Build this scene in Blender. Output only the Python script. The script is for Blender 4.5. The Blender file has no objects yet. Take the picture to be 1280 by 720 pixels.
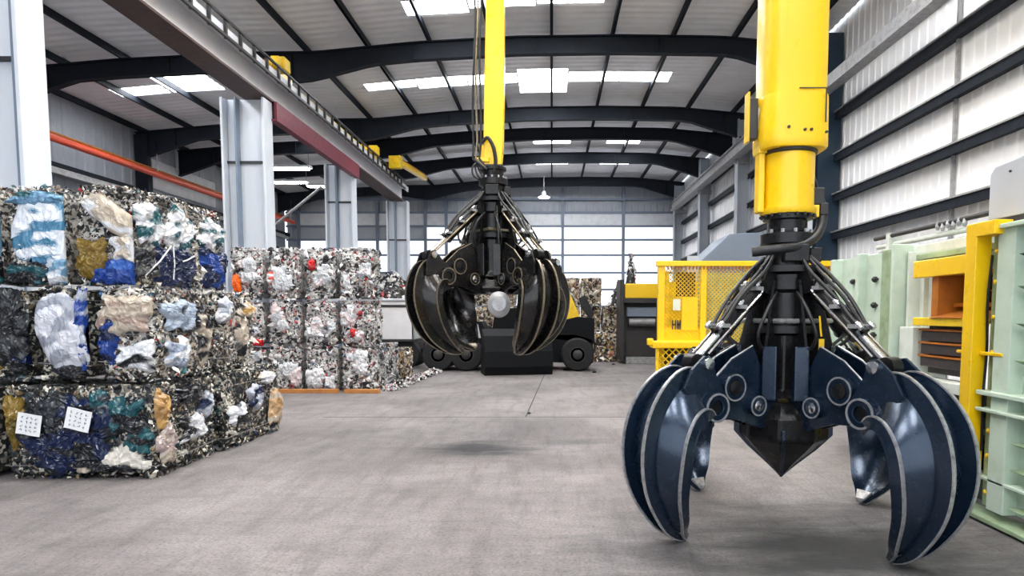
import bpy, math, random
import numpy as np
from mathutils import Vector, Matrix, noise
from math import sin, cos, pi, radians as R

random.seed(7)
scn = bpy.context.scene
col = scn.collection

# ------------------------------------------------------------------ camera
F = 800.0; PITCH = R(4.0); HZ = 392.0; VX = 690.0; EYE = 1.8
PY0 = HZ + F * math.tan(PITCH)
cam_d = bpy.data.cameras.new('camera'); cam = bpy.data.objects.new('camera', cam_d); col.objects.link(cam)
cam.location = (0, 0, EYE); cam.rotation_euler = (R(90) - PITCH, 0, 0)
cam_d.sensor_width = 36; cam_d.lens = F / 1280 * 36
cam_d.shift_x = -(VX - 640) / 1280; cam_d.shift_y = (PY0 - 360) / 1280
cam_d.clip_end = 300; cam_d.clip_start = 0.05
scn.camera = cam
def P(px, py, d):
    """pixel of the photograph + distance along the hall -> (x, z)"""
    t = (py - PY0) / F; c, s = cos(PITCH), sin(PITCH)
    h = d * (s + t * c) / (c - t * s)
    zc = d * c + h * s
    return ((px - VX) / F * zc, EYE - h)

# ------------------------------------------------------------------ materials
def new_mat(name):
    m = bpy.data.materials.new(name); m.use_nodes = True
    nt = m.node_tree; b = nt.nodes['Principled BSDF']
    return m, nt, b
def ramp(nt, stops):
    r = nt.nodes.new('ShaderNodeValToRGB')
    e = r.color_ramp.elements
    while len(e) < len(stops): e.new(0.5)
    for i, (p, c) in enumerate(stops):
        e[i].position = p; e[i].color = (c[0], c[1], c[2], 1) if not isinstance(c, (int, float)) else (c, c, c, 1)
    return r
def noise_n(nt, scale, detail=4, rough=.5, vec=None, dist=0):
    n = nt.nodes.new('ShaderNodeTexNoise'); n.inputs['Scale'].default_value = scale
    n.inputs['Detail'].default_value = detail; n.inputs['Roughness'].default_value = rough
    n.inputs['Distortion'].default_value = dist
    if vec is not None: nt.links.new(vec, n.inputs['Vector'])
    return n
def mapping(nt, scale=(1, 1, 1), rot=(0, 0, 0)):
    tc = nt.nodes.new('ShaderNodeTexCoord'); mp = nt.nodes.new('ShaderNodeMapping')
    mp.inputs['Scale'].default_value = scale; mp.inputs['Rotation'].default_value = rot
    nt.links.new(tc.outputs['Object'], mp.inputs['Vector'])
    return mp.outputs['Vector']
def mixc(nt, fac, a, b):
    m = nt.nodes.new('ShaderNodeMix'); m.data_type = 'RGBA'
    for sock, v in ((m.inputs[0], fac), (m.inputs[6], a), (m.inputs[7], b)):
        if isinstance(v, (int, float)): sock.default_value = v
        elif isinstance(v, tuple): sock.default_value = (*v[:3], 1)
        else: nt.links.new(v, sock)
    return m.outputs[2]
def paint(name, c, dirt=None, amount=.35, rough=.45, metal=0., scale=3., stretch=(1, 1, 1), bump=.0, spec=.5):
    m, nt, b = new_mat(name)
    v = mapping(nt, stretch)
    n = noise_n(nt, scale, 8, .62, v); 
    r = ramp(nt, [(.45, 0), (.72, 1)]); nt.links.new(n.outputs['Fac'], r.inputs[0])
    mu = nt.nodes.new('ShaderNodeMath'); mu.operation = 'MULTIPLY'; mu.inputs[1].default_value = amount
    nt.links.new(r.outputs[0], mu.inputs[0])
    d = dirt or tuple(x * .45 for x in c)
    nt.links.new(mixc(nt, mu.outputs[0], c, d), b.inputs['Base Color'])
    b.inputs['Metallic'].default_value = metal; b.inputs['Specular IOR Level'].default_value = spec
    n2 = noise_n(nt, scale * 4, 4, .6, v)
    mr = nt.nodes.new('ShaderNodeMapRange'); mr.inputs[3].default_value = max(.05, rough - .14); mr.inputs[4].default_value = min(1, rough + .16)
    nt.links.new(n2.outputs['Fac'], mr.inputs[0]); nt.links.new(mr.outputs[0], b.inputs['Roughness'])
    if bump:
        bp = nt.nodes.new('ShaderNodeBump'); bp.inputs['Strength'].default_value = bump; bp.inputs['Distance'].default_value = .01
        nt.links.new(n2.outputs['Fac'], bp.inputs['Height']); nt.links.new(bp.outputs[0], b.inputs['Normal'])
    return m
def emis(name, c, s):
    m, nt, b = new_mat(name)
    b.inputs['Base Color'].default_value = (*c, 1); b.inputs['Emission Color'].default_value = (*c, 1)
    b.inputs['Emission Strength'].default_value = s
    return m
def attr_mat(name, rough=.35, metal=0.):
    m, nt, b = new_mat(name)
    a = nt.nodes.new('ShaderNodeVertexColor'); a.layer_name = 'Col'
    nt.links.new(a.outputs['Color'], b.inputs['Base Color'])
    b.inputs['Roughness'].default_value = rough; b.inputs['Metallic'].default_value = metal
    return m
def concrete_mat():
    m, nt, b = new_mat('worn_concrete')
    v = mapping(nt); vs = mapping(nt, (.7, 2.2, 1), (0, 0, R(9)))
    vt = mapping(nt, (2.4, .5, 1), (0, 0, R(-28)))
    n1 = noise_n(nt, .55, 9, .6, v, .3); n2 = noise_n(nt, 2.4, 9, .7, vs, .5); n3 = noise_n(nt, 38, 6, .7, v); n4 = noise_n(nt, 2.1, 9, .7, vt, .4)
    r1 = ramp(nt, [(.3, (.135, .120, .119)), (.5, (.198, .178, .177)), (.72, (.275, .249, .248))]); nt.links.new(n1.outputs['Fac'], r1.inputs[0])
    r2 = ramp(nt, [(.36, .76), (.5, .98), (.64, 1.12)]); nt.links.new(n2.outputs['Fac'], r2.inputs[0])
    r4 = ramp(nt, [(.36, .74), (.5, 1.), (.66, 1.1)]); nt.links.new(n4.outputs['Fac'], r4.inputs[0])
    r3 = ramp(nt, [(.36, .5), (.47, .95), (.68, 1.25)]); nt.links.new(n3.outputs['Fac'], r3.inputs[0])
    c = r1.outputs[0]
    for r in (r2, r3, r4):
        mm = nt.nodes.new('ShaderNodeMix'); mm.data_type = 'RGBA'; mm.blend_type = 'MULTIPLY'; mm.inputs[0].default_value = .8
        nt.links.new(c, mm.inputs[6]); nt.links.new(r.outputs[0], mm.inputs[7]); c = mm.outputs[2]
    # dark blotches with ragged outlines; the last paints shade under the near grapple
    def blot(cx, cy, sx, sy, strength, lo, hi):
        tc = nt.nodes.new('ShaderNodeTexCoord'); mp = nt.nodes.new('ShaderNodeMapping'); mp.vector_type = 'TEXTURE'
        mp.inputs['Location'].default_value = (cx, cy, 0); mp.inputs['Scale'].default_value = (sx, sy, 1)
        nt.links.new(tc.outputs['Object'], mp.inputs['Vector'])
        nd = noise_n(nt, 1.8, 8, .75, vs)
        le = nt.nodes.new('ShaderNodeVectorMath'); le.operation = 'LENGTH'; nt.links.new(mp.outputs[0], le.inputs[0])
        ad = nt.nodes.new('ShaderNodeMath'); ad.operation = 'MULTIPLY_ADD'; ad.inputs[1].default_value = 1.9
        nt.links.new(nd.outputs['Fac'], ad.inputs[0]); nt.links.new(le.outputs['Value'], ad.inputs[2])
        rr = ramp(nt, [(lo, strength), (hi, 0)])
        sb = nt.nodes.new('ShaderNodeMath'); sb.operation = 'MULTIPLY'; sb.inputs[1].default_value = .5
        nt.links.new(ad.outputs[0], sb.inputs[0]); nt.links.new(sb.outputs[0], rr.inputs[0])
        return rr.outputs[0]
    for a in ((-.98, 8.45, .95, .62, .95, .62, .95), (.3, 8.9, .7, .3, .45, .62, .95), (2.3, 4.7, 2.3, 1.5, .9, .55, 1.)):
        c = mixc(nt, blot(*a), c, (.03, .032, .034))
    nt.links.new(c, b.inputs['Base Color']); b.inputs['Specular IOR Level'].default_value = .3
    mr = nt.nodes.new('ShaderNodeMapRange'); mr.inputs[3].default_value = .5; mr.inputs[4].default_value = .85
    nt.links.new(n2.outputs['Fac'], mr.inputs[0]); nt.links.new(mr.outputs[0], b.inputs['Roughness'])
    bp = nt.nodes.new('ShaderNodeBump'); bp.inputs['Strength'].default_value = .35; bp.inputs['Distance'].default_value = .02
    ad = nt.nodes.new('ShaderNodeMath'); ad.operation = 'ADD'; nt.links.new(n2.outputs['Fac'], ad.inputs[0]); nt.links.new(n3.outputs['Fac'], ad.inputs[1])
    nt.links.new(ad.outputs[0], bp.inputs['Height']); nt.links.new(bp.outputs[0], b.inputs['Normal'])
    return m
def speckle_mat(name, stops, scale=30.):
    m, nt, b = new_mat(name)
    v = mapping(nt)
    nz = noise_n(nt, 9, 3, .6, v)
    wv = nt.nodes.new('ShaderNodeVectorMath'); wv.operation = 'MULTIPLY_ADD'; wv.inputs[1].default_value = (.12, .12, .12)
    nt.links.new(nz.outputs['Color'], wv.inputs[0]); nt.links.new(v, wv.inputs[2])
    vo = nt.nodes.new('ShaderNodeTexVoronoi'); vo.inputs['Scale'].default_value = scale; nt.links.new(wv.outputs[0], vo.inputs['Vector'])
    sp = nt.nodes.new('ShaderNodeSeparateColor'); nt.links.new(vo.outputs['Color'], sp.inputs[0])
    r = ramp(nt, stops); r.color_ramp.interpolation = 'CONSTANT'; nt.links.new(sp.outputs[0], r.inputs[0])
    n2 = noise_n(nt, 2.6, 3, .6, v); r2 = ramp(nt, [(.42, 0), (.56, 1)]); nt.links.new(n2.outputs['Fac'], r2.inputs[0])
    mu = nt.nodes.new('ShaderNodeMath'); mu.operation = 'MULTIPLY'; mu.inputs[1].default_value = .55; nt.links.new(r2.outputs[0], mu.inputs[0])
    nt.links.new(mixc(nt, mu.outputs[0], r.outputs[0], (.02, .018, .018)), b.inputs['Base Color'])
    b.inputs['Roughness'].default_value = .5
    bp = nt.nodes.new('ShaderNodeBump'); bp.inputs['Strength'].default_value = 1; bp.inputs['Distance'].default_value = .03
    nt.links.new(sp.outputs[1], bp.inputs['Height']); nt.links.new(bp.outputs[0], b.inputs['Normal'])
    return m
M = dict(
    c_mixed=speckle_mat('mixed_scrap_block', [(0, (.014, .013, .014)), (.3, (.6, .56, .5)), (.55, (.2, .15, .11)), (.65, (.78, .74, .68)), (.86, (.05, .07, .1)), (.95, (.4, .3, .2))]),
    c_dark=speckle_mat('dark_scrap_block', [(0, (.012, .012, .014)), (.5, (.5, .46, .38)), (.66, (.03, .05, .06)), (.8, (.25, .2, .13)), (.88, (.66, .62, .55))]),
    c_white=speckle_mat('white_scrap_block', [(0, (.02, .02, .024)), (.2, (.72, .71, .71)), (.55, (.4, .4, .43)), (.7, (.84, .83, .82)), (.93, (.5, .08, .08)), (.97, (.3, .22, .16))], 24),
    c_brown=speckle_mat('brown_scrap_block', [(0, (.02, .018, .016)), (.2, (.66, .56, .44)), (.5, (.3, .2, .12)), (.65, (.8, .76, .7)), (.88, (.6, .35, .1))], 20),
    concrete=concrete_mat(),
    joint=paint('joint_filler', (.05, .048, .046), rough=.9),
    roof=paint('roof_sheet', (.86, .86, .88), (.62, .63, .65), .45, .5, .1, 1.2),
    wall=paint('white_wall_sheet', (.88, .88, .9), (.72, .73, .76), .3, .5, 0, .8),
    gwall=paint('grey_wall_sheet', (.36, .39, .44), (.24, .26, .3), .5, .55, 0, 1.),
    steel=paint('dark_blue_steel', (.010, .014, .022), (.006, .008, .012), .6, .65, 0, 2., spec=.2),
    bsteel=paint('blue_column_steel', (.010, .028, .052), (.008, .016, .03), .5, .4, .1, 2.),
    colm=paint('pale_column_paint', (.66, .70, .77), (.48, .52, .58), .35, .45, 0, 1.6, (1, 1, .3)),
    colf=paint('blue_grey_flange', (.2, .25, .33), (.12, .15, .2), .4, .45, 0, 1.6),
    maroon=paint('maroon_paint', (.16, .012, .03), (.07, .01, .015), .5, .5, 0, 3.),
    brown=paint('brown_underside', (.07, .035, .028), (.03, .02, .02), .5, .6, 0, 2.),
    red=paint('red_pipe_paint', (.62, .075, .03), (.3, .03, .02), .4, .35, 0, 2.),
    yellow=paint('yellow_paint', (.93, .575, .002), (.45, .26, .02), .16, .3, 0, 1.6, spec=.6),
    yellow2=paint('dusty_yellow_paint', (.86, .57, .01), (.35, .22, .03), .5, .45, 0, 5.),
    orange=paint('orange_paint', (.42, .13, .008), (.2, .06, .01), .7, .5, 0, 5.),
    blue=paint('navy_grapple_steel', (.008, .022, .048), (.03, .042, .06), .4, .24, .6, 4., bump=.1, spec=.7),
    black=paint('oily_black_steel', (.006, .006, .007), (.022, .02, .019), .5, .3, .3, 8., bump=.2),
    oily=paint('oily_brown_steel', (.010, .0095, .011), (.04, .03, .02), .5, .24, .6, 5., bump=.15),
    worn=paint('bare_worn_edge', (.5, .5, .52), (.12, .11, .11), .75, .35, .7, 26.),
    wornb=paint('bare_brassy_edge', (.3, .25, .18), (.07, .055, .04), .75, .32, .7, 22.),
    chrome=paint('chrome_rod', (.7, .7, .72), (.3, .3, .3), .4, .15, 1., 10.),
    hose=paint('rubber_hose', (.008, .008, .009), (.03, .03, .03), .4, .45, 0, 20.),
    green=paint('pale_green_paint', (.56, .67, .56), (.33, .42, .3), .45, .45, 0, 4.),
    dgreen=paint('dirty_green_paint', (.33, .43, .27), (.13, .17, .08), .6, .5, 0, 6.),
    pale=paint('pale_cream_green', (.68, .72, .66), (.4, .43, .36), .45, .5, 0, 5.),
    greyp=paint('grey_plate_paint', (.48, .51, .57), (.36, .39, .43), .3, .5, 0, 1.5),
    bgrey=paint('blue_grey_plate', (.17, .21, .28), (.11, .13, .17), .4, .5, 0, 1.5),
    dark=paint('dark_machine_paint', (.025, .024, .026), (.06, .05, .045), .5, .5, .1, 6.),
    dpanel=paint('dark_louvre_paint', (.04, .034, .036), (.1, .05, .03), .5, .5, .1, 8.),
    white=paint('white_body_paint', (.66, .68, .72), (.4, .41, .42), .5, .45, 0, 3.),
    tyre=paint('tyre_rubber', (.007, .008, .010), (.02, .02, .02), .5, .8, 0, 12.),
    wood=paint('orange_timber', (.5, .2, .05), (.2, .1, .05), .6, .7, 0, 9.),
    paper=paint('white_label_paper', (.85, .85, .87), (.6, .6, .62), .3, .6, 0, 9.),
    ink=paint('label_ink', (.03, .03, .04), rough=.6),
    galv=paint('galvanised_rail', (.36, .36, .37), (.14, .13, .13), .7, .45, .4, 7.),
    lorrywhite=paint('lorry_white', (.8, .8, .83), (.6, .6, .62), .4, .4, 0, 2.),
    core=paint('bale_core', (.012, .011, .011), (.05, .045, .04), .6, .8, 0, 20.),
    scrap=attr_mat('shredded_scrap', .42), sheet=attr_mat('crumpled_plastic', .18),
    wire=paint('baling_wire', (.35, .34, .33), (.15, .13, .12), .5, .4, .7, 30.),
    sky=emis('skylight_pane', (.97, .985, 1.), 18.0),
    pane=emis('daylit_pane', (.9, .94, 1.), .62),
    lamp=emis('lamp_glow', (1., .96, .88), 25.),
    mirror=paint('galvanised_can', (.55, .5, .42), (.25, .2, .15), .5, .2, 1., 9.),
)

for k_ in ('blue', 'oily'):
    bs = M[k_].node_tree.nodes['Principled BSDF']; bs.inputs['Coat Weight'].default_value = .4; bs.inputs['Coat Roughness'].default_value = .16
M['soot'] = paint('sooty_black_steel', (.005, .006, .008), (.008, .008, .01), .5, .7, 0, 6., bump=.3, spec=.15)
# ------------------------------------------------------------------ mesh builder
class MB:
    def __init__(s): s.v = []; s.f = []; s.c = []
    def add(s, vs, fs, c=None):
        o = len(s.v); s.v += [tuple(v) for v in vs]; s.f += [tuple(i + o for i in f) for f in fs]
        if c is not None: s.c += [c] * len(fs)
        return s
    def box(s, c, d, rot=None, col_=None):
        hx, hy, hz = d[0] / 2, d[1] / 2, d[2] / 2
        vs = [Vector((x, y, z)) for z in (-hz, hz) for y in (-hy, hy) for x in (-hx, hx)]
        if rot is not None: vs = [rot @ v for v in vs]
        c = Vector(c)
        return s.add([v + c for v in vs], [(0, 2, 3, 1), (4, 5, 7, 6), (0, 1, 5, 4), (2, 6, 7, 3), (0, 4, 6, 2), (1, 3, 7, 5)], col_)
    def bb(s, x0, x1, y0, y1, z0, z1): return s.box(((x0 + x1) / 2, (y0 + y1) / 2, (z0 + z1) / 2), (x1 - x0, y1 - y0, z1 - z0))
    def prism(s, pts, o, u, w, n, t):
        """polygon pts (a,b) in plane o+a*u+b*w, centred thickness t along n"""
        o, u, w, n = Vector(o), Vector(u), Vector(w), Vector(n)
        A = [o + u * a + w * b - n * t / 2 for a, b in pts]; B = [p + n * t for p in A]; k = len(pts)
        return s.add(A + B, [tuple(range(k))[::-1], tuple(range(k, 2 * k))] + [(i, (i + 1) % k, (i + 1) % k + k, i + k) for i in range(k)])
    def rings(s, rings, closed=False, cap=True):
        k = len(rings[0]); vs = [p for r in rings for p in r]; fs = []
        n = len(rings)
        for i in range(n - 1 + (1 if closed else 0)):
            a, b = i * k, ((i + 1) % n) * k
            fs += [(a + j, a + (j + 1) % k, b + (j + 1) % k, b + j) for j in range(k)]
        if cap and not closed: fs += [tuple(range(k))[::-1], tuple(range((n - 1) * k, n * k))]
        return s.add(vs, fs)
    def tube(s, pts, r, seg=10, closed=False):
        pts = [Vector(p) for p in pts]; n = len(pts); rs = r if isinstance(r, (list, tuple)) else [r] * n
        T = []
        for i in range(n):
            a = pts[(i - 1) % n] if closed or i else pts[0]; b = pts[(i + 1) % n] if closed or i < n - 1 else pts[-1]
            T.append((b - a).normalized())
        up = Vector((0, 0, 1)) if abs(T[0].z) < .9 else Vector((1, 0, 0))
        N = (up - T[0] * up.dot(T[0])).normalized(); rr = []
        for i in range(n):
            N = (N - T[i] * N.dot(T[i])).normalized(); Bn = T[i].cross(N)
            rr.append([pts[i] + (N * cos(2 * pi * j / seg) + Bn * sin(2 * pi * j / seg)) * rs[i] for j in range(seg)])
        return s.rings(rr, closed)
    def cyl(s, a, b, r, seg=18, r2=None): return s.tube([a, b], [r, r2 if r2 is not None else r], seg)
    def lathe(s, prof, c=(0, 0, 0), axis=(0, 0, 1), seg=24):
        ax = Vector(axis).normalized(); up = Vector((1, 0, 0)) if abs(ax.x) < .9 else Vector((0, 1, 0))
        u = (up - ax * up.dot(ax)).normalized(); w = ax.cross(u); c = Vector(c)
        return s.rings([[c + ax * z + (u * cos(2 * pi * j / seg) + w * sin(2 * pi * j / seg)) * max(r, 1e-4) for j in range(seg)] for r, z in prof])
    def ringtube(s, c, axis, r0, r1, t, seg=24):
        """hollow ring: inner r0, outer r1, thickness t along axis"""
        ax = Vector(axis).normalized(); up = Vector((1, 0, 0)) if abs(ax.x) < .9 else Vector((0, 1, 0))
        u = (up - ax * up.dot(ax)).normalized(); w = ax.cross(u); c = Vector(c)
        rr = []
        for j in range(seg):
            d = u * cos(2 * pi * j / seg) + w * sin(2 * pi * j / seg)
            rr.append([c + d * r0 - ax * t / 2, c + d * r1 - ax * t / 2, c + d * r1 + ax * t / 2, c + d * r0 + ax * t / 2])
        return s.rings(rr, True)
    def build(s, name, mat, parent=None, bevel=0, smooth=False, seg=2):
        me = bpy.data.meshes.new(name); me.from_pydata([tuple(v) for v in s.v], [], s.f)
        if s.c:
            ca = me.color_attributes.new('Col', 'FLOAT_COLOR', 'CORNER')
            arr = []
            for p, c in zip(me.polygons, s.c): arr += [c[0], c[1], c[2], 1.0] * p.loop_total
            ca.data.foreach_set('color', arr)
        me.materials.append(mat)
        if smooth: me.polygons.foreach_set('use_smooth', [True] * len(me.polygons))
        me.update()
        o = bpy.data.objects.new(name, me); col.objects.link(o)
        if parent is not None: o.parent = parent
        if bevel:
            b = o.modifiers.new('bevel', 'BEVEL'); b.width = bevel; b.segments = seg; b.limit_method = 'ANGLE'; b.angle_limit = R(40)
        if smooth:
            try: me.set_sharp_from_angle(angle=R(38))
            except Exception: pass
        return o

def tag(o, label=None, cat=None, group=None, kind=None):
    if label: o['label'] = label
    if cat: o['category'] = cat
    if group: o['group'] = group
    if kind: o['kind'] = kind
    return o
def empty(name, loc=(0, 0, 0), rz=0, label=None, cat=None, group=None):
    o = bpy.data.objects.new(name, None); col.objects.link(o); o.location = loc; o.rotation_euler = (0, 0, rz); o.empty_display_size = .2
    return tag(o, label, cat, group)
def struct(name, mb, mat, **k):
    o = mb.build(name, mat, **k); o['kind'] = 'structure'; return o
def copy_tree(o, parent=None):
    c = o.copy(); col.objects.link(c); c.parent = parent
    for ch in list(o.children): copy_tree(ch, c)
    return c

# ------------------------------------------------------------------ hall dimensions
XR, XL, Y0, Y1 = 8.0, -16.6, -9.0, 40.5
def roof_z(x):       # underside of the rafters
    pts = [(-17, 8.45), (-13, 8.8), (-9, 9.0), (-7, 9.02), (-4, 9.3), (-1, 9.46), (2, 9.5), (5, 9.46), (8.3, 9.15)]
    for (a, za), (b, zb) in zip(pts, pts[1:]):
        if x <= b: return za + (zb - za) * (x - a) / (b - a)
    return pts[-1][1]
RD = .52             # rafter depth
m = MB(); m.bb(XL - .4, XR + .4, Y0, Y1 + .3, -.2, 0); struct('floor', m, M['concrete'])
# expansion joints (shallow filler strips a millimetre proud)
jx, jd = [], P(600, 520, 9)[0]
m = MB(); m.bb(-4.0, 3.6, 11.05, 11.075, -.05, .002); m.build('trim_2', M['joint'])['kind'] = 'structure'
m = MB(); m.prism([(0, 0), (.025, 0), (.025, 11.5), (0, 11.5)], (-.47, 11.08, -.02), (1, 0, 0), (0.03, 1, 0), (0, 0, 1), .044); m.build('trim_3', M['joint'])['kind'] = 'structure'

# roof sheet: corrugations run across the hall, skylight strips left open
SKY = [  # x0, x1, y0, y1 of each skylight opening
    (-4.0, -2.3, 17.5, 18.4), (-2.25, -.45, 17.5, 18.1), (-.4, 1.4, 17.4, 18.0),
    (-1.2, .55, 22.7, 25.0), (.6, 2.4, 23.0, 23.9), (2.45, 4.2, 23.0, 23.9), (-3.0, -1.25, 23.0, 23.9), (-4.8, -3.05, 23.0, 23.9),
    (-.9, .9, 31.0, 32.4), (2.7, 4.3, 31.0, 32.4), (-6.6, -4.85, 23.0, 23.6),
    (-13.2, -11.4, 20.6, 23.0), (-15.0, -13.3, 22.2, 23.0), (-11.2, -9.4, 28.5, 29.5),
    (-4.8, -3.0, 4, 8), (-1.2, .6, 5, 9), (2.4, 4.2, 4, 8), (-4.8, -3.0, 11, 14), (-1.2, .6, 10, 14), (3.4, 5.2, 10, 14), (5.2, 6.6, 5, 9),
    (-1.2, .6, -4, 0), (3.4, 5.2, -4, 0), (-4.8, -3.0, -4, 0), (-11, -9.4, 6, 10), (-11, -9.4, 13, 16), (-4.8, -3, 34.5, 36.5), (-.9, .9, 34.8, 36.8), (2.7, 4.3, 35, 36.8),
]
xs = sorted(set([-17.2 + i * .6 for i in range(43)] + [v for s_ in SKY for v in s_[:2]]))
ys = sorted(set([Y0 + i * .085 for i in range(int((Y1 - Y0) / .085) + 2)]))
def ysnap(v): return min(ys, key=lambda t: abs(t - v))
SKYS = [(a, b, ysnap(c), ysnap(d)) for a, b, c, d in SKY]
OFFR = .52 + .2
m = MB(); nx = len(xs)
vs = []
for j, y in enumerate(ys):
    dz = (0, .02, .02, 0)[j % 4]
    for x in xs: vs.append((x, y, roof_z(x) + OFFR + dz))
fs = []
for j in range(len(ys) - 1):
    yc = (ys[j] + ys[j + 1]) / 2; act = [s_ for s_ in SKYS if s_[2] < yc < s_[3]]
    for i in range(nx - 1):
        xc = (xs[i] + xs[i + 1]) / 2
        if any(a < xc < b for a, b, _, _ in act): continue
        fs.append((j * nx + i, (j + 1) * nx + i, (j + 1) * nx + i + 1, j * nx + i + 1))
m.add(vs, fs); struct('ceiling', m, M['roof'])
for k, (a, b, c, d) in enumerate(SKYS):
    m = MB(); z0, z1 = roof_z(a) + OFFR + .03, roof_z(b) + OFFR + .03
    m.add([(a, c, z0), (b, c, z1), (b, d, z1), (a, d, z0), (a, c, z0 + .01), (b, c, z1 + .01), (b, d, z1 + .01), (a, d, z0 + .01)],
          [(0, 3, 2, 1), (4, 5, 6, 7), (0, 1, 5, 4), (1, 2, 6, 5), (2, 3, 7, 6), (3, 0, 4, 7)])
    struct('window_%d' % (k + 1), m, M['sky'])
# purlins along the hall
k = 0
x = -16.4
while x < 8:
    m = MB(); zz = roof_z(x) + RD
    m.bb(x - .035, x + .035, Y0, Y1, zz, zz + .2); m.bb(x - .035, x + .05, Y0, Y1, zz, zz + .015)
    k += 1; struct('trim_%d' % (10 + k), m, M['steel']); x += 1.82
# rafters (shallow arched I sections with haunches)
def rafter(y, n, extra=0.0):
    m = MB(); xx = [XL + i * (XR - XL) / 60 for i in range(61)]
    def haunch(x):
        h = 0
        for cx, wd, hh in ((XR, 2.6, .55), (XL, 2.4, .6), (-7.5, 2.2, .35)):
            t = max(0, 1 - abs(x - cx) / wd); h = max(h, hh * t)
        return h
    bot = [(x, roof_z(x) - haunch(x) - extra) for x in xx]; top = [(x, roof_z(x) + RD) for x in xx]
    for (a, b, c, d) in zip(bot, bot[1:], top, top[1:]):
        m.prism([a, b, d, c], (0, y, 0), (1, 0, 0), (0, 0, 1), (0, 1, 0), .03)
        for p, q, s_ in ((a, b, 1), (c, d, -1)):
            m.prism([(p[0], p[1]), (q[0], q[1]), (q[0], q[1] + .03 * s_), (p[0], p[1] + .03 * s_)], (0, y, 0), (1, 0, 0), (0, 0, 1), (0, 1, 0), .24)
    for x in [-15 + 1.82 * 2 * i for i in range(7)]:
        if x < 7.6: m.bb(x - .012, x + .012, y - .11, y + .11, roof_z(x) - haunch(x) - extra, roof_z(x) + RD)
    struct('trim_%d' % n, m, M['steel'])
for i, y in enumerate((-7, 0, 6.5, 13.0, 19.6, 26.1, 29.0, 33.4, 39.3)): rafter(y, 40 + i)

# ------------------------------------------------------------------ walls
def sheet_profile(L0, L1, per=.32, dep=.024):
    out = []; t = L0
    while t < L1:
        out += [(t, 0), (t + per * .55, 0), (t + per * .65, dep), (t + per * .9, dep)]; t += per
    out.append((L1, 0)); return out
def sheet_wall(name, axis, pos, l0, l1, z0, z1, mat, sgn=1, per=.32):
    m = MB(); pr = sheet_profile(l0, l1, per); vs = []; n = len(pr)
    for z in (z0, z1):
        for t, d in pr:
            vs.append((pos + sgn * d, t, z) if axis == 'x' else (t, pos + sgn * d, z))
    ou = len(vs)
    for z in (z0, z1):
        for t, d in pr:
            vs.append((pos - sgn * .05, t, z) if axis == 'x' else (t, pos - sgn * .05, z))
    fs = [(i, i + 1, n + i + 1, n + i) for i in range(n - 1)] + [(ou + i, ou + n + i, ou + n + i + 1, ou + i + 1) for i in range(n - 1)]
    m.add(vs, fs); return struct(name, m, mat)
sheet_wall('wall_right', 'x', XR + .1, Y0, Y1, 0, 10.1, M['wall'], -1)
sheet_wall('wall_left', 'x', XL - .1, Y0, Y1, 0, 9.4, M['gwall'], 1, .5)
# girts of the right wall, each bay-long
kk = 60
for z in (2.75, 3.9, 4.95, 6.05, 7.2, 8.3):
    for (a, b) in ((Y0, 6.0), (6.0, 18.15), (18.85, Y1)):
        m = MB(); m.bb(XR - .16, XR + .05, a, b, z, z + .15); m.bb(XR - .17, XR - .15, a, b, z - .04, z + .03)
        struct('trim_%d' % kk, m, M['steel']); kk += 1
        m = MB(); m.bb(XR - .2, XR + .05, a, b, z + .15, z + .185); struct('trim_%d' % kk, m, M['galv']); kk += 1
for y in (8.2, 13.0):
    m = MB(); m.bb(XR - .02, XR + .055, y, y + .05, 0, 9.6); struct('trim_%d' % kk, m, M['galv']); kk += 1
# eave strip and rail beam on the right wall
m = MB(); m.bb(XR - .8, XR - .62, 20.5, 39, 8.0, 8.35); m.bb(XR - .9, XR - .52, 20.5, 39, 8.35, 8.4); m.bb(XR - .9, XR - .52, 20.5, 39, 7.95, 8.0)
for y in (20.6, 26.1, 32.6, 38.6): m.bb(XR - .7, XR, y - .06, y + .06, 7.75, 7.95)
tag(m.build('runway_beam', M['galv']), 'pale steel runway beam high along the white right wall', 'beam')
# right columns
for y, mt in ((-2, 'bsteel'), (18.5, 'bsteel'), (26.1, 'gwall'), (32.6, 'gwall'), (39.3, 'gwall')):
    m = MB(); m.bb(XR - .62, XR - .58, y - .2, y + .2, 0, 9.5); m.bb(XR - .12, XR - .08, y - .2, y + .2, 0, 9.5); m.bb(XR - .6, XR - .1, y - .02, y + .02, 0, 9.5)
    if y == 18.5: m.bb(XR - .6, XR + .02, y - .34, y - .2, 0, 9.5)
    struct('trim_%d' % kk, m, M[mt]); kk += 1
m = MB(); m.bb(XR - .8, XR - .68, 18.2, 18.65, 0, 8.9); struct('trim_%d' % kk, m, M['colm']); kk += 1

# far wall: grey sheeting above, daylit door panes between posts below
zt = P(700, 266, Y1)[1]
sheet_wall('wall_far', 'y', Y1 + .1, XL, XR + .1, 0, 10.1, M['gwall'], -1, .4)
railz = [P(700, v, Y1)[1] for v in (266, 283, 300, 319, 341, 362, 383, 404)] + [0.25]
posts = [-15.8, -13.2, -10.9, -9.3, -7.9, -6.6, -3.1, .66, 4.45, 7.85]
wi = len(SKY) + 1
for a, b in zip(posts, posts[1:]):
    for i, (z1, z0) in enumerate(zip(railz, railz[1:])):
        if i == 0 and True:
            mat = M['white']
        else: mat = M['pane']
        if a < -8 and i not in (2, 3): mat = M['gwall'] if i % 2 else M['white']
        m = MB(); m.bb(a + .09, b - .09, Y1 - .06, Y1 + .02, z0 + .06, z1 - .06); struct('window_%d' % wi, m, mat); wi += 1
for x in posts:
    m = MB(); m.bb(x - .09, x + .09, Y1 - .16, Y1 + .02, 0, 9.6 if x > -9 else 8.7); struct('trim_%d' % kk, m, M['bgrey']); kk += 1
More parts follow.
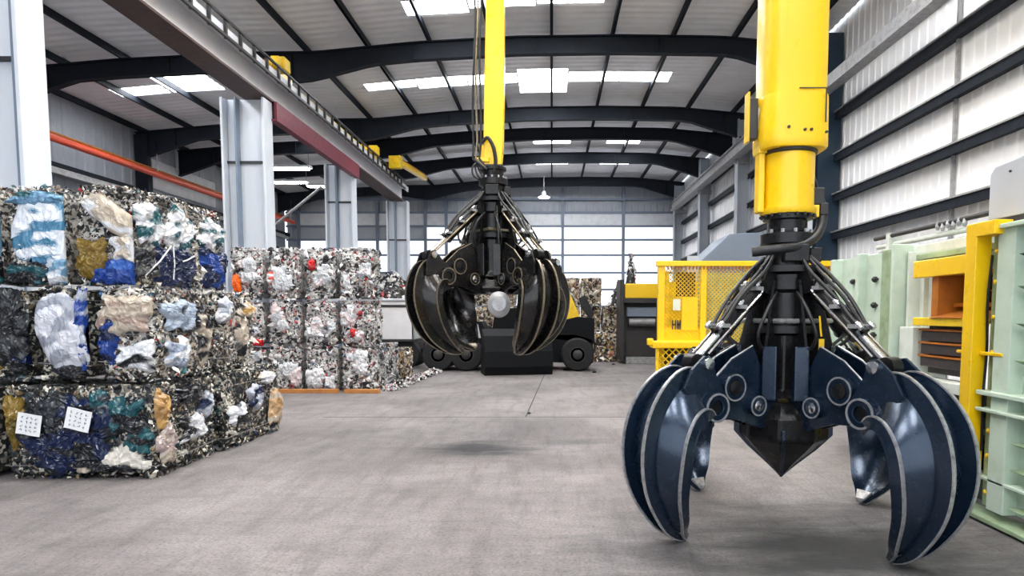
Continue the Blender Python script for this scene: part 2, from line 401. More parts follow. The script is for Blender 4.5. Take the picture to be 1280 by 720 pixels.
for z in railz[:-1] + [8.9]:
    m = MB(); m.bb(XL, XR, Y1 - .13, Y1 + .02, z - .06, z + .06); struct('trim_%d' % kk, m, M['bgrey']); kk += 1
# daylit panes high on the left wall, seen between the columns
for (y0, y1, z0, z1) in ((20.2, 25.2, 2.2, 5.2), (27, 32, 4.0, 5.2), (33.8, 38, 4.0, 5.2), (27, 32, 7.0, 8.2)):
    m = MB(); m.bb(XL - .06, XL + .02, y0, y1, z0, z1); struct('window_%d' % wi, m, M['white'] if z0 > 6 or z0 < 3 else M['pane']); wi += 1
for z in (3.6, 5.6, 6.6):
    m = MB(); m.bb(XL - .05, XL + .2, Y0, Y1, z, z + .2); struct('trim_%d' % kk, m, M['steel']); kk += 1
for y in (6.5, 13, 19.6, 26.1, 33.4):
    m = MB(); m.bb(XL, XL + .5, y - .15, y + .15, 0, 8.9); struct('trim_%d' % kk, m, M['steel']); kk += 1
# red and grey services along the left aisle
def hangers(mb, x, z, ys_, zt_):
    for y in ys_: mb.bb(x - .015, x + .015, y - .015, y + .015, z, zt_)
o = empty('fire_main_pipe', (-15.8, 0, 7.35), 0, 'long orange red pipe running along the left aisle above the stacked bales', 'pipe')
m = MB(); m.cyl((0, 2, 0), (0, 39.6, 0), .12, 16); m.build('pipe', M['red'], o, smooth=True)
for y in (6.5, 13, 19.6, 26.1, 33.4, 39.3): m = MB(); hangers(m, 0, .1, (y,), 1.3); m.build('hanger_rod', M['galv'], o)
o = empty('sprinkler_branch_pipe', (-16.1, 0, 7.62), 0, 'thin orange pipe just above the long red pipe in the left aisle', 'pipe')
m = MB(); m.cyl((0, 2, 0), (0, 39.6, 0), .05, 10); m.build('pipe', M['orange'], o, smooth=True)
for y in (6.6, 13.1, 19.7, 26.2, 33.5, 39.4): m = MB(); hangers(m, 0, .04, (y,), 1.0); m.build('hanger_rod', M['galv'], o)
m = MB(); m.bb(-16.35, -16.1, 2, 39.6, 6.35, 6.5); m.bb(-16.38, -16.34, 2, 39.6, 6.35, 6.62)
for y in (6.5, 13, 19.6, 26.1, 33.4): m.bb(-16.45, -16.1, y + .2, y + .3, 6.25, 6.6)
tag(m.build('cable_tray', M['galv']), 'grey cable tray fixed below the red pipe on the left aisle wall', 'tray')

# ------------------------------------------------------------------ crane columns, beam, trolleys
CX = -7.5
names = ['nearest pale blue steel column at the left picture edge', 'pale steel crane column rising behind the tall stack of bales, second from camera',
         'pale steel crane column under the end of the maroon beam', 'farthest pale crane column carrying the far end of the runway beam']
for i, y in enumerate((8.95, 16.0, 22.9, 30.2)):
    o = empty('crane_column', (CX + (-.12, .03, .05, .32)[i], y, 0), 0, names[i], 'column', 'crane runway columns')
    hw = (.52, .5, .46, .46)[i]
    m = MB(); m.bb(-hw + .04, hw - .04, .0, .04, 0, 7.0); m.build('web', M['colm'], o)
    for s_ in (-1, 1):
        m = MB(); m.bb(s_ * hw - .03, s_ * hw + .03, -.22, .26, 0, 7.0); m.build('flange', M['colm'], o, bevel=.008)
    if i == 1:
        m = MB(); m.bb(-hw + .3, -hw + .34, -.2, 0, 0, 7.0); m.build('stiffener', M['colf'], o)
    if i in (2, 3):
        m = MB(); m.bb(-.12, -.06, -.22, 0, 0, 7.0); m.build('stiffener', M['colf'], o)
    if i == 0:
        m = MB(); m.bb(hw - .16, hw - .03, -.1, 0, 0, 7.0); m.build('stiffener', M['colf'], o)
    m = MB(); zz = P(312, 205, y)[1] if i == 1 else (P(20, 78, y)[1] if i == 0 else P(431, 254, y)[1] if i == 2 else 5.2)
    m.bb(-hw + .03, hw - .03, -.06, -.02, zz, zz + .06); m.build('splice_plate', M['dark'], o)
    m = MB(); m.bb(-hw - .08, hw + .08, -.3, .34, 0, .04); m.build('base_plate', M['colf'], o)
# runway girder
BX = -7.2; BZ = 7.02
o = empty('runway_girder', (BX, 0, BZ), 0, 'long white crane runway girder carried on the left pale columns', 'girder')
m = MB(); m.bb(-.03, .03, -4, 31, .05, .72); m.build('web', M['lorrywhite'], o)
m = MB(); m.bb(-.3, .3, -4, 31, 0, .05); m.build('bottom_flange', M['brown'], o)
m = MB(); m.bb(-.3, .36, -4, 31, .72, .78); m.bb(.3, .36, -4, 31, .56, .72); m.build('top_flange', M['white'], o)
m = MB(); m.bb(-.04, .04, -4, 31, .78, .86); m.build('rail', M['dark'], o)
m = MB(); m.bb(.4, .46, -4, 30, .5, .56); m.bb(.4, .46, -4, 30, .86, .9)
for i in range(52): m.bb(.37, .43, -3.8 + i * .65, -3.74 + i * .65, .5, .9)
m.build('conductor_bar', M['dark'], o)
m = MB(); m.bb(.34, .4, 16.2, 23, -.42, 0.0); m.bb(.2, .4, 16.2, 23, -.46, -.42); m.bb(.2, .4, 16.2, 23, -.0, .0 + .001)
tag(m.build('maroon_beam', M['maroon']), 'maroon steel beam hung under the white runway girder', 'beam').location = (BX, 0, BZ)
def trolley(y, ln, label, px=.0):
    o = empty('crane_end_carriage', (BX + px, y, BZ + .87), 0, label, 'crane part', 'yellow crane end carriages')
    m = MB(); m.bb(-.12, .14, 0, ln, .08, .3); m.build('beam', M['yellow'], o, bevel=.02)
    for yy in (.25, ln - .25):
        m = MB(); m.cyl((-.1, yy, .1), (.05, yy, .1), .1); m.build('wheel', M['dark'], o, smooth=True)
    m = MB(); m.bb(.1, .42, .1, .5, .1, .42); m.bb(.14, .36, -.1, .1, .14, .36); m.build('motor', M['yellow2'], o, bevel=.03)
    for yy in (-.05, ln + .02):
        m = MB(); m.cyl((0, yy - .06, .2), (0, yy + .06, .2), .06); m.build('buffer', M['orange'], o)
    return o
trolley(16.6, 1.3, 'yellow crane carriage with motor on the runway girder above the second pale column')
trolley(25.2, 1.2, 'small yellow crane carriage on the runway girder above the far pale columns')
m = MB(); m.bb(-.05, .05, 0, 6.5, 0, .1); m.bb(-.07, .07, 5.9, 6.5, -.05, .25)
tag(m.build('busbar_cover', M['yellow2']), 'long thin yellow rail cover along the inside of the runway girder', 'rail').location = (BX + .2, 18.3, BZ + .8)
o = empty('bridge_crane_arm', (BX + .55, 28.6, BZ + .95), 0, 'yellow crane buffer arm jutting out over the floor at the far end of the girder', 'crane part')
m = MB(); r_ = Matrix.Rotation(R(-8), 3, 'Z')
m.box((.5, -.1, .1), (.22, 3.6, .2), r_); m.build('arm', M['yellow'], o, bevel=.03)
m = MB(); m.box((.2, -1.7, .05), (.5, .3, .5), r_); m.build('bracket', M['yellow2'], o, bevel=.02)
m = MB(); m.box((.5, -.1, .24), (.12, 3.4, .06), r_); m.build('cover_strip', M['orange'], o)
m = MB(); m.cyl((-8.0, 22.6, 6.2), (-9.9, 22.6, 4.7), .05, 8)
tag(m.build('column_brace', M['galv']), 'thin pale diagonal brace beside the third pale column', 'brace')

# overhead crane bridges that carry the two yellow booms (above the frame of the photograph)
def bridge(y, bx, label):
    o = empty('crane_bridge', (0, y, 7.9), 0, label, 'crane bridge', 'overhead crane bridges')
    for s_ in (-1, 1):
        m = MB(); m.bb(BX - .1, XR - .6, s_ * .5 - .12, s_ * .5 + .12, .1, .7); m.build('girder', M['yellow2'], o, bevel=.01)
    for xx in (BX, XR - .8):
        m = MB(); m.bb(xx - .14, xx + .14, -.9, .9, .0, .35); m.build('end_carriage', M['yellow2'], o, bevel=.02)
    m = MB(); m.bb(bx - .4, bx + .4, -.65, .65, .7, .95); m.build('trolley', M['dark'], o, bevel=.02)
    return o
bridge(5.45, 2.0, 'yellow overhead bridge carrying the near boom')
bridge(9.3, -.9, 'yellow overhead bridge carrying the far boom')
m = MB(); m.bb(XR - .95, XR - .65, -4, 18.1, 7.58, 7.88); tag(m.build('runway_beam', M['galv']), 'steel runway beam on the right wall carrying the crane bridges near the camera', 'beam')

# ------------------------------------------------------------------ lights
def area(name, loc, rot, sx, sy, e, c=(1, 1, 1)):
    d = bpy.data.lights.new(name, 'AREA'); d.shape = 'RECTANGLE'; d.size = sx; d.size_y = sy; d.energy = e; d.color = c
    o = bpy.data.objects.new(name, d); col.objects.link(o); o.location = loc; o.rotation_euler = rot; return o
lamp_spots = [(-.45, 36.5, 8.3, 'round white high bay lamp glowing near the far wall'), (2.6, 12.6, 8.6, 'high bay lamp over the near floor'), (-3.2, 12.6, 8.4, 'high bay lamp over the bale stacks'), (2.5, 3, 8.6, 'high bay lamp over the camera side of the hall'), (-3.5, 3, 8.4, 'high bay lamp at the near left of the hall')]
for (x, y, z, lb) in lamp_spots:
    o = empty('high_bay_lamp', (x, y, z), 0, lb, 'lamp', 'high bay lamps')
    m = MB(); m.lathe([(.08, .35), (.12, .3), (.14, .12), (.36, 0), (.34, 0), (.12, .1), (.1, .12)]); m.build('lamp_shade', M['galv'], o, smooth=True)
    m = MB(); m.lathe([(.02, .06), (.3, .04), (.32, .02), (.3, .0), (.02, -.02)]); m.build('diffuser', M['lamp'], o, smooth=True)
    m = MB(); m.cyl((0, 0, .35), (0, 0, roof_z(x) - z + .05), .012, 6); m.build('suspension', M['galv'], o)
o = None
for k_, (px, py, w) in enumerate(((362, 212, 1.7), (362, 229, 1.7), (395, 234, .9))):
    d = 29.0 + k_ * 4; x, z = P(px, py, d)
    o = empty('strip_light', (x, d, z), 0, ['upper glowing white strip light seen between the second and third pale columns', 'lower glowing white strip light seen between the second and third pale columns', 'short glowing strip light beside the third pale column'][k_], 'lamp', 'strip lights')
    m = MB(); m.bb(-w / 2 - .1, w / 2 + .1, -.2, .2, .06, .16); m.build('housing', M['white'], o)
    m = MB(); m.bb(-w / 2, w / 2, -.16, .16, 0, .06); m.build('diffuser', M['lamp'], o, bevel=.02)
    for s_ in (-1, 1): m = MB(); m.bb(s_ * w / 2 - .01, s_ * w / 2 + .01, -.01, .01, .16, roof_z(x) - z + .4); m.build('suspension', M['galv'], o)
w = bpy.data.worlds.new('world'); scn.world = w; w.use_nodes = True
bg = w.node_tree.nodes['Background']; bg.inputs[0].default_value = (.86, .93, 1, 1); bg.inputs[1].default_value = 1.75

# ------------------------------------------------------------------ bales of crushed scrap
rng = np.random.default_rng(11)
PAL = {
 'mixed': [((.9, .86, .79), 28), ((.62, .60, .57), 14), ((.009, .009, .01), 34), ((.05, .06, .08), 8), ((.42, .33, .24), 9), ((.2, .13, .08), 6), ((.07, .17, .34), 3), ((.5, .03, .03), 1.5), ((.05, .2, .22), 2)],
 'dark':  [((.85, .81, .70), 17), ((.45, .42, .36), 8), ((.007, .008, .01), 48), ((.03, .045, .06), 12), ((.3, .22, .12), 8), ((.02, .11, .12), 4), ((.08, .12, .3), 2)],
 'white': [((.9, .89, .88), 42), ((.66, .66, .68), 18), ((.014, .014, .018), 19), ((.09, .1, .12), 7), ((.55, .04, .06), 4.0), ((.6, .3, .3), 3), ((.3, .2, .16), 5), ((.12, .22, .4), 2)],
 'brown': [((.78, .72, .62), 30), ((.6, .5, .36), 18), ((.015, .013, .012), 20), ((.3, .17, .08), 14), ((.7, .45, .12), 6), ((.4, .1, .05), 3), ((.1, .1, .12), 9)],
}
def flakes(o, u, v, nrm, W, H, n, pal, size=.022, seed=0, jit=.02, follow=None):
    """crumpled chips lying over the face o + a*u + b*v; returns verts, faces, colours"""
    cols = np.array([c for c, _ in PAL[pal]]); wt = np.array([w_ for _, w_ in PAL[pal]], float); wt /= wt.sum()
    a = rng.random(n) * W; b = rng.random(n) * H
    ci = rng.choice(len(cols), n, p=wt)
    # neighbouring chips share a tone: big torn sheets and cans
    for i in range(n):
        q = noise.noise(Vector((a[i] * 3.1 + seed, b[i] * 3.1, seed * 1.7)))
        if q > .33: ci[i] = 0 if rng.random() < .7 else ci[i]
        elif q < -.26: ci[i] = 2 if rng.random() < .75 else ci[i]
    s = size * np.exp(rng.normal(0, .45, n)); el = np.exp(rng.normal(0, .35, n)); th = rng.random(n) * pi
    V, Fc, C = [], [], []
    o, u, v, nrm = map(Vector, (o, u, v, nrm))
    for i in range(n):
        d = follow(a[i], b[i]) if follow else 0
        c0 = o + u * a[i] + v * b[i] + nrm * (d + rng.random() * jit)
        e1 = u * cos(th[i]) + v * sin(th[i]); e2 = v * cos(th[i]) - u * sin(th[i])
        e1 = (e1 + nrm * rng.normal(0, .45)) * s[i] * el[i]; e2 = (e2 + nrm * rng.normal(0, .45)) * s[i] / el[i]
        k = len(V)
        r_ = rng.uniform(.45, 1.05, 4)
        V += [c0 + e1 * r_[0], c0 + e2 * r_[1], c0 - e1 * r_[2], c0 - e2 * r_[3], c0 + nrm * s[i] * rng.uniform(.1, .7)]
        Fc += [(k, k + 1, k + 4), (k + 1, k + 2, k + 4), (k + 2, k + 3, k + 4), (k + 3, k, k + 4)]
        cc = cols[ci[i]] * rng.uniform(.5, 1.02)
        C += [tuple(cc)] * 4
    return V, Fc, C
def bale_noise(p, seed): return .045 * noise.noise(p * 2.2 + Vector((seed, 0, 0))) + .02 * noise.noise(p * 7 + Vector((0, seed, 0)))
def bale(x0, x1, y0, y1, z0, z1, pal, label, group, faces='fr', dens=1.0, size=.0215, rz=0., wires=3, name='scrap_bale', ins=.045):
    """one bound bale; the box corners are its real size. faces: f(ront) r(ight) t(op) l(eft) get loose chips"""
    cx, cy = (x0 + x1) / 2, (y0 + y1) / 2; W, D, H = x1 - x0, y1 - y0, z1 - z0
    root = empty(name, (cx, cy, z0), rz, label, 'bale', group)
    seed = rng.random() * 50
    nx_, ny_, nz_ = 8, 10, 8; m = MB(); rad = .07 if ins > .02 else .03
    def surf(p, n_):
        # rounded, lumpy box
        q = Vector(p); h = Vector((W / 2 - ins, D / 2 - ins, H / 2 - ins)); c = Vector((0, 0, H / 2)); q -= c
        core = Vector([max(-h[i] + rad, min(h[i] - rad, q[i])) for i in range(3)]); d = q - core
        if d.length > 1e-6: q = core + d.normalized() * rad
        dd = bale_noise(q + c, seed); dd = max(dd, -.006) if abs(n_.z if hasattr(n_, 'z') else n_[2]) > .5 else dd
        out = q + (d.normalized() if d.length > 1e-6 else n_) * min(dd, .03) + c
        out.z = max(0.0, min(H, out.z)); return out
    def face(o_, u_, v_, n_, a, b):
        o_, u_, v_, n_ = map(Vector, (o_, u_, v_, n_)); k = len(m.v)
        for j in range(b + 1):
            for i in range(a + 1): m.v.append(tuple(surf(o_ + u_ * (i / a) + v_ * (j / b), n_)))
        for j in range(b):
            for i in range(a): m.f.append((k + j * (a + 1) + i, k + j * (a + 1) + i + 1, k + (j + 1) * (a + 1) + i + 1, k + (j + 1) * (a + 1) + i))
    w2, d2 = W / 2 - ins, D / 2 - ins; zb, zt_ = ins * 0, H
    face((-w2, -d2, 0), (2 * w2, 0, 0), (0, 0, H), (0, -1, 0), nx_, nz_)
    face((w2, -d2, 0), (0, 2 * d2, 0), (0, 0, H), (1, 0, 0), ny_, nz_)
    face((w2, d2, 0), (-2 * w2, 0, 0), (0, 0, H), (0, 1, 0), nx_, nz_)
    face((-w2, d2, 0), (0, -2 * d2, 0), (0, 0, H), (-1, 0, 0), ny_, nz_)
    face((-w2, -d2, H), (2 * w2, 0, 0), (0, 2 * d2, 0), (0, 0, 1), nx_, ny_)
    face((-w2, d2, 0), (2 * w2, 0, 0), (0, -2 * d2, 0), (0, 0, -1), nx_, ny_)
    m.build('compressed_block', M['c_' + pal], root, smooth=True)
    V, Fc, C = [], [], []
    def addf(r):
        k = len(V); V.extend(r[0]); Fc.extend([tuple(i + k for i in f) for f in r[1]]); C.extend(r[2])
    per = dens * 1.05 / (size * size * 2.2)
    e = .03
    spec_ = {'f': ((-w2, -d2, 0), (1, 0, 0), (0, 0, 1), (0, -1, 0), 2 * w2, H), 'r': ((w2, -d2, 0), (0, 1, 0), (0, 0, 1), (1, 0, 0), 2 * d2, H),
             'l': ((-w2, -d2, 0), (0, 1, 0), (0, 0, 1), (-1, 0, 0), 2 * d2, H), 't': ((-w2, -d2, H), (1, 0, 0), (0, 1, 0), (0, 0, 1), 2 * w2, 2 * d2)}
    for f_ in faces:
        o_, u_, v_, n_, a, b = spec_[f_]
        ov = Vector(o_) + Vector(n_) * (-.012 if f_ != 't' else -.02)
        def follow(aa, bb, o_=o_, u_=u_, v_=v_, n_=n_):
            p = Vector(o_) + Vector(u_) * aa + Vector(v_) * bb
            ed = min(aa, a - aa) ; 
            return min(.03, bale_noise(p, seed)) - max(0, .06 - ed) * .5
        rf = flakes(ov, u_, v_, n_, a, b, int(a * b * per), pal, size, seed, .02, follow)
        for p in rf[0]:    # neighbours stay clear of each other
            if f_ != 'r': p.x = max(-W / 2 + .004, min(W / 2 - .004, p.x))
            if f_ != 'f': p.y = max(-D / 2 + .004, min(D / 2 - .004, p.y))
        addf(rf)
    # keep chips inside the bale's own height
    V = [Vector((p.x, p.y, min(H + .03, max(.0, p.z)))) if 't' in faces and z1 > 3 else Vector((p.x, p.y, min(H, max(.0, p.z)))) for p in V]
    mm = MB(); mm.v = [tuple(p) for p in V]; mm.f = Fc; mm.c = C
    fo = mm.build('shredded_scrap', M['scrap'], root); fo['kind'] = 'stuff'
    for k in range(wires):
        zz = H * (k + .5) / wires + rng.normal(0, .02); m = MB(); r_ = .0035
        pts = []
        for (ax, ay) in ((-w2, -d2), (w2, -d2), (w2, d2), (-w2, d2)):
            pts.append((ax + (.02 if ax > 0 else -.02), ay + (.02 if ay > 0 else -.02), zz + rng.normal(0, .012)))
        m.tube(pts, .0045, 5, True); m.build('baling_wire', M['wire'], root)
    root['sz'] = (W, D, H); del root['sz']
    return root
def crumple(root, face, W, D, H, a, b, ra, rb, c, c2=None, rot=0., dome=.018, name='plastic_sheet', label=None, wr=1., mat='sheet', seed=None, spike=.5):
    """crumpled sheet bulging out of a bale's face; (a,b) centre measured on the face from its lower left"""
    seed = rng.random() * 90 if seed is None else seed
    w2, d2 = W / 2 - .03, D / 2 - .03
    o_, u_, v_, n_ = {'f': ((-w2, -d2, 0), (1, 0, 0), (0, 0, 1), (0, -1, 0)), 'r': ((w2, -d2, 0), (0, 1, 0), (0, 0, 1), (1, 0, 0))}[face]
    o_, u_, v_, n_ = map(Vector, (o_, u_, v_, n_)); c2 = c2 or c
    NR, NT = 20, 64; m = MB(); vs = []; cs = []
    for i in range(NR + 1):
        t = i / NR
        for j in range(NT):
            th = 2 * pi * j / NT
            rr = t * (1 + spike * noise.noise(Vector((cos(th) * 1.3 + seed, sin(th) * 1.3, 0))) + .4 * spike * noise.noise(Vector((cos(th) * 4 + seed, sin(th) * 4, 5))))
            # squarish super-ellipse
            k = (abs(cos(th)) ** 3 + abs(sin(th)) ** 3) ** (-1 / 3)
            x, y = rr * k * ra * 1.12 * cos(th), rr * k * rb * 1.12 * sin(th)
            xr, yr = x * cos(rot) - y * sin(rot), x * sin(rot) + y * cos(rot)
            q = Vector((xr * 9 + seed, yr * 6, seed)); 
            ridge = 1 - abs(noise.noise(q)) * 2.2; ridge2 = 1 - abs(noise.noise(q * 2.3)) * 2.2
            ridge3 = 1 - abs(noise.noise(q * 5.1)) * 2.2; h = dome * (1 - t ** 3) + (.034 * ridge + .020 * ridge2 + .008 * ridge3) * wr * (1 - t ** 6) - .02 * t ** 6
            aa, bb = max(.01, min((2 * w2 if face == 'f' else 2 * d2) - .01, a + xr)), max(.01, min(H - .02, b + yr))
            vs.append(o_ + u_ * aa + v_ * bb + n_ * (h + .012))
            f_ = .5 + .9 * noise.noise(Vector((xr * 4 + seed * 3, yr * 9, seed))); f_ = 1 if f_ > .68 else (0 if f_ < .52 else (f_ - .52) / .16)
            cs.append(tuple(c[k_] * (1 - f_) + c2[k_] * f_ for k_ in range(3)))
    fs = [(i * NT + j, i * NT + (j + 1) % NT, (i + 1) * NT + (j + 1) % NT, (i + 1) * NT + j) for i in range(NR) for j in range(NT)]
    m.v = [tuple(v) for v in vs]; m.f = fs; m.c = [cs[f[3]] for f in fs]
    o = m.build(name, M[mat], root, smooth=False)
    if label: o['label'] = label
    return o
WHT, LBL, BLU, NAV, DRK, TEA, OCH, CRM, ORG, REDC, GRY = (.7, .71, .75), (.15, .3, .45), (.012, .05, .26), (.005, .013, .055), (.009, .011, .015), (.014, .08, .10), (.2, .125, .02), (.5, .43, .35), (.85, .13, .01), (.6, .015, .02), (.4, .43, .5)
G1 = 'bales in the near left stack'
# --- bottom row
def B(*a, **k): return bale(*a, **k)
H1 = (0, 1.04); H2 = (1.045, 2.105); H3 = (2.11, 3.2)
def sheets(b, dims, lst):
    for s_ in lst: crumple(b, s_[0], *dims, *s_[1:7], *(s_[7:8] if len(s_) > 7 else ()), **(s_[8] if len(s_) > 8 else {}))
b = B(-5.98, -4.3, 6.85, 8.2, *H1, 'dark', 'wide bottom corner bale in dark, ochre and teal plastic with two white paper labels', G1, rz=R(1))
sheets(b, (1.68, 1.35, 1.04), [('f', 1.3, .68, .2, .19, TEA, DRK), ('f', 1.44, .4, .12, .12, DRK, TEA), ('f', 1.25, .22, .22, .14, (.7, .66, .6), DRK), ('f', .95, .14, .22, .08, DRK, CRM),
       ('f', .82, .52, .34, .36, DRK, NAV), ('f', .5, .36, .3, .28, NAV, DRK), ('f', .42, .72, .22, .2, (.03, .036, .045), DRK), ('f', .16, .62, .12, .26, OCH, (.1, .07, .01)), ('f', 1.05, .8, .1, .16, (.05, .06, .075), TEA),
       ('r', .12, .74, .11, .17, (.5, .3, .1), (.36, .2, .07)), ('r', .2, .36, .16, .2, (.4, .32, .3), CRM), ('r', .75, .45, .22, .14, WHT, DRK), ('r', 1.05, .68, .14, .12, NAV, GRY), ('r', .7, .85, .3, .1, DRK, CRM)])
papers = []
def paper(root, dims, a, b_, rot, w_=.21, h_=.21):
    """white paper label with rows of small printed marks"""
    W, D, H = dims; o = empty('tmp', (0, 0, 0)); bpy.data.objects.remove(o)
    w2, d2 = W / 2 - .03, D / 2 - .03; c = Vector((-w2 + a, -d2 - .115, b_)); ux = Vector((cos(rot), 0, sin(rot))); uz = Vector((-sin(rot), 0, cos(rot))); n_ = Vector((0, -1, 0))
    m = MB(); NX = 6; vs = []
    for off in (0, .004):
        for j in range(NX + 1):
            for i in range(NX + 1):
                p, q = i / NX - .5, j / NX - .5
                vs.append(c + ux * p * w_ + uz * q * h_ + n_ * (.006 * sin(p * 7) + off))
    K = (NX + 1) ** 2; fs = []
    for j in range(NX):
        for i in range(NX):
            k = j * (NX + 1) + i; fs += [(k, k + NX + 1, k + NX + 2, k + 1), (K + k, K + k + 1, K + k + NX + 2, K + k + NX + 1)]
    m.add(vs, fs); p_ = m.build('paper_label', M['paper'], root); p_['label'] = 'white paper label with printed rows'
    m = MB(); rr = random.Random(int(a * 100))
    for j in range(4):
        for i in range(4):
            p, q = (i - 1.5) * .21, (j - 1.5) * .2
            base = c + ux * p * w_ + uz * q * h_ + n_ * (.006 * sin(p * 7) + .007)
            for s_ in range(4):
                dx, dz = rr.uniform(-.011, .011), rr.uniform(-.011, .011); lw, lh = (.017, .004) if rr.random() < .5 else (.0045, .016)
                vs = [base + ux * (dx + sx * lw / 2) + uz * (dz + sz * lh / 2) for sx, sz in ((-1, -1), (1, -1), (1, 1), (-1, 1))]
                m.add(vs, [(0, 1, 2, 3)])
    pm = m.build('printing', M['ink'], p_); pm['kind'] = 'stuff'
paper(b, (1.68, 1.35, 1.04), .88, .67, R(-14), .26, .23)
paper(b, (1.68, 1.35, 1.04), .36, .62, R(-10), .25, .23)
b = B(-7.66, -6.02, 6.85, 8.1, *H1, 'dark', 'bottom bale at the very left picture edge', G1, faces='f')
sheets(b, (1.64, 1.25, 1.04), [('f', 1.2, .5, .3, .4, DRK, (.1, .09, .03))])
b = B(-5.05, -4.22, 8.24, 9.95, *H1, 'dark', 'bottom bale with tan bulge at the far right end of the near stack', G1, faces='frt', rz=R(-1))
sheets(b, (.83, 1.71, 1.04), [('r', 1.52, .38, .17, .26, (.5, .32, .17), CRM, {}, ) if 0 else ('r', 1.45, .38, .16, .26, (.5, .32, .17), CRM), ('r', .35, .45, .22, .13, WHT, DRK), ('r', .85, .62, .18, .15, NAV, GRY), ('r', 1.2, .86, .2, .08, CRM, WHT)])
# --- middle row
b = B(-5.02, -4.32, 7.02, 8.2, *H2, 'mixed', 'middle row corner bale with pale streaked wrapping and blue film', G1, rz=R(-2))
sheets(b, (.7, 1.18, 1.06), [('f', .32, .74, .28, .2, CRM, (.4, .3, .25)), ('f', .12, .5, .1, .22, NAV, BLU), ('f', .45, .3, .26, .13, WHT, DRK), ('r', .5, .72, .3, .16, (.35, .42, .52), DRK), ('r', .4, .3, .2, .15, WHT, (.3, .35, .45)), ('r', .9, .5, .12, .3, DRK, CRM)])
b = B(-5.68, -5.05, 7.0, 8.2, *H2, 'dark', 'middle bale with a big round grey white plastic bulge', G1, dens=.8, faces='f')
sheets(b, (.63, 1.2, 1.06), [('f', .28, .56, .27, .38, (.62, .63, .7), (.3, .32, .38), 0.3, dict(dome=.05, wr=.6, spike=.2)), ('f', .52, .6, .1, .36, BLU, GRY), ('f', .36, .1, .18, .07, DRK, NAV)])
b = B(-6.36, -5.71, 7.02, 8.2, *H2, 'dark', 'middle bale of black bundled plastic near the left picture edge', G1, dens=.7, faces='f')
sheets(b, (.65, 1.18, 1.06), [('f', .32, .6, .3, .36, DRK, (.05, .055, .06)), ('f', .08, .3, .12, .22, OCH, DRK), ('f', .5, .2, .16, .1, DRK, NAV)])
b = B(-7.1, -6.39, 7.02, 8.2, *H2, 'dark', 'middle row bale cut by the left picture edge', G1, faces='f')
b = B(-5.0, -4.35, 8.24, 9.5, *H2, 'mixed', 'middle row bale of brown and white shreds behind the corner bale', G1, faces='frt')
sheets(b, (.65, 1.26, 1.06), [('r', .3, .8, .16, .14, GRY, WHT), ('r', .75, .5, .14, .3, DRK, CRM), ('r', .95, .8, .16, .1, CRM, (.5, .3, .1))])
# --- top row
b = B(-5.3, -4.6, 7.15, 8.32, *H3, 'mixed', 'top corner bale with white banner strip, ochre bag and royal blue bag', G1, faces='frt', rz=R(-1))
sheets(b, (.7, 1.17, 1.06), [('f', .42, .76, .13, .34, CRM, WHT, 1.0, dict(dome=.03, wr=.6, spike=.2)), ('f', .16, .32, .16, .2, OCH, (.13, .08, .01)), ('f', .46, .15, .24, .14, BLU, (.03, .12, .45), .2, dict(label='royal blue plastic bag')), ('f', .56, .42, .14, .14, WHT, CRM),
  ('r', .3, .72, .24, .22, WHT, TEA), ('r', .85, .7, .26, .24, WHT, TEA), ('r', .75, .25, .42, .22, NAV, NAV, 0, dict(label='navy blue plastic sheet')), ('r', .2, .28, .16, .18, DRK, (.06, .06, .06))])
for (a0, z0_, a1, z1_) in ((.12, .12, .62, .5), (.66, .5, .64, .1), (.7, .3, 1.1, .42)):
    m = MB(); p0 = Vector((.35 - .03 + .055, -.585 + a0, z0_)); p1 = Vector((.35 - .03 + .055, -.585 + a1, z1_)); m.tube([p0, (p0 + p1) / 2 + Vector((.015, 0, -.01)), p1], .009, 5)
    o = m.build('strap', M['lorrywhite'], b); o['label'] = 'loose white strap'
b = B(-6.02, -5.33, 7.1, 8.3, *H3, 'mixed', 'top bale faced with a large light blue and white film', G1, faces='ft', dens=.9)
sheets(b, (.69, 1.2, 1.06), [('f', .36, .6, .28, .36, (.76, .8, .87), (.07, .22, .36), 0, dict(dome=.02, wr=.8, spike=.15, label='light blue and white plastic film')), ('f', .2, .12, .22, .12, DRK, TEA), ('f', .55, .14, .12, .12, LBL, WHT), ('f', .36, .95, .28, .07, LBL, TEA)])
b = B(-6.74, -6.05, 7.12, 8.3, *H3, 'mixed', 'top bale with blue corner just inside the left picture edge', G1, faces='ft', dens=.9)
sheets(b, (.69, 1.18, 1.06), [('f', .45, .6, .2, .32, LBL, DRK), ('f', .5, .16, .2, .12, DRK, TEA)])
b = B(-5.28, -4.6, 8.36, 9.15, *H3, 'mixed', 'top bale at the far end of the near stack, white over navy', G1, faces='frt')
sheets(b, (.68, .79, 1.06), [('r', .45, .3, .3, .26, NAV, BLU), ('r', .4, .75, .28, .18, WHT, TEA)])
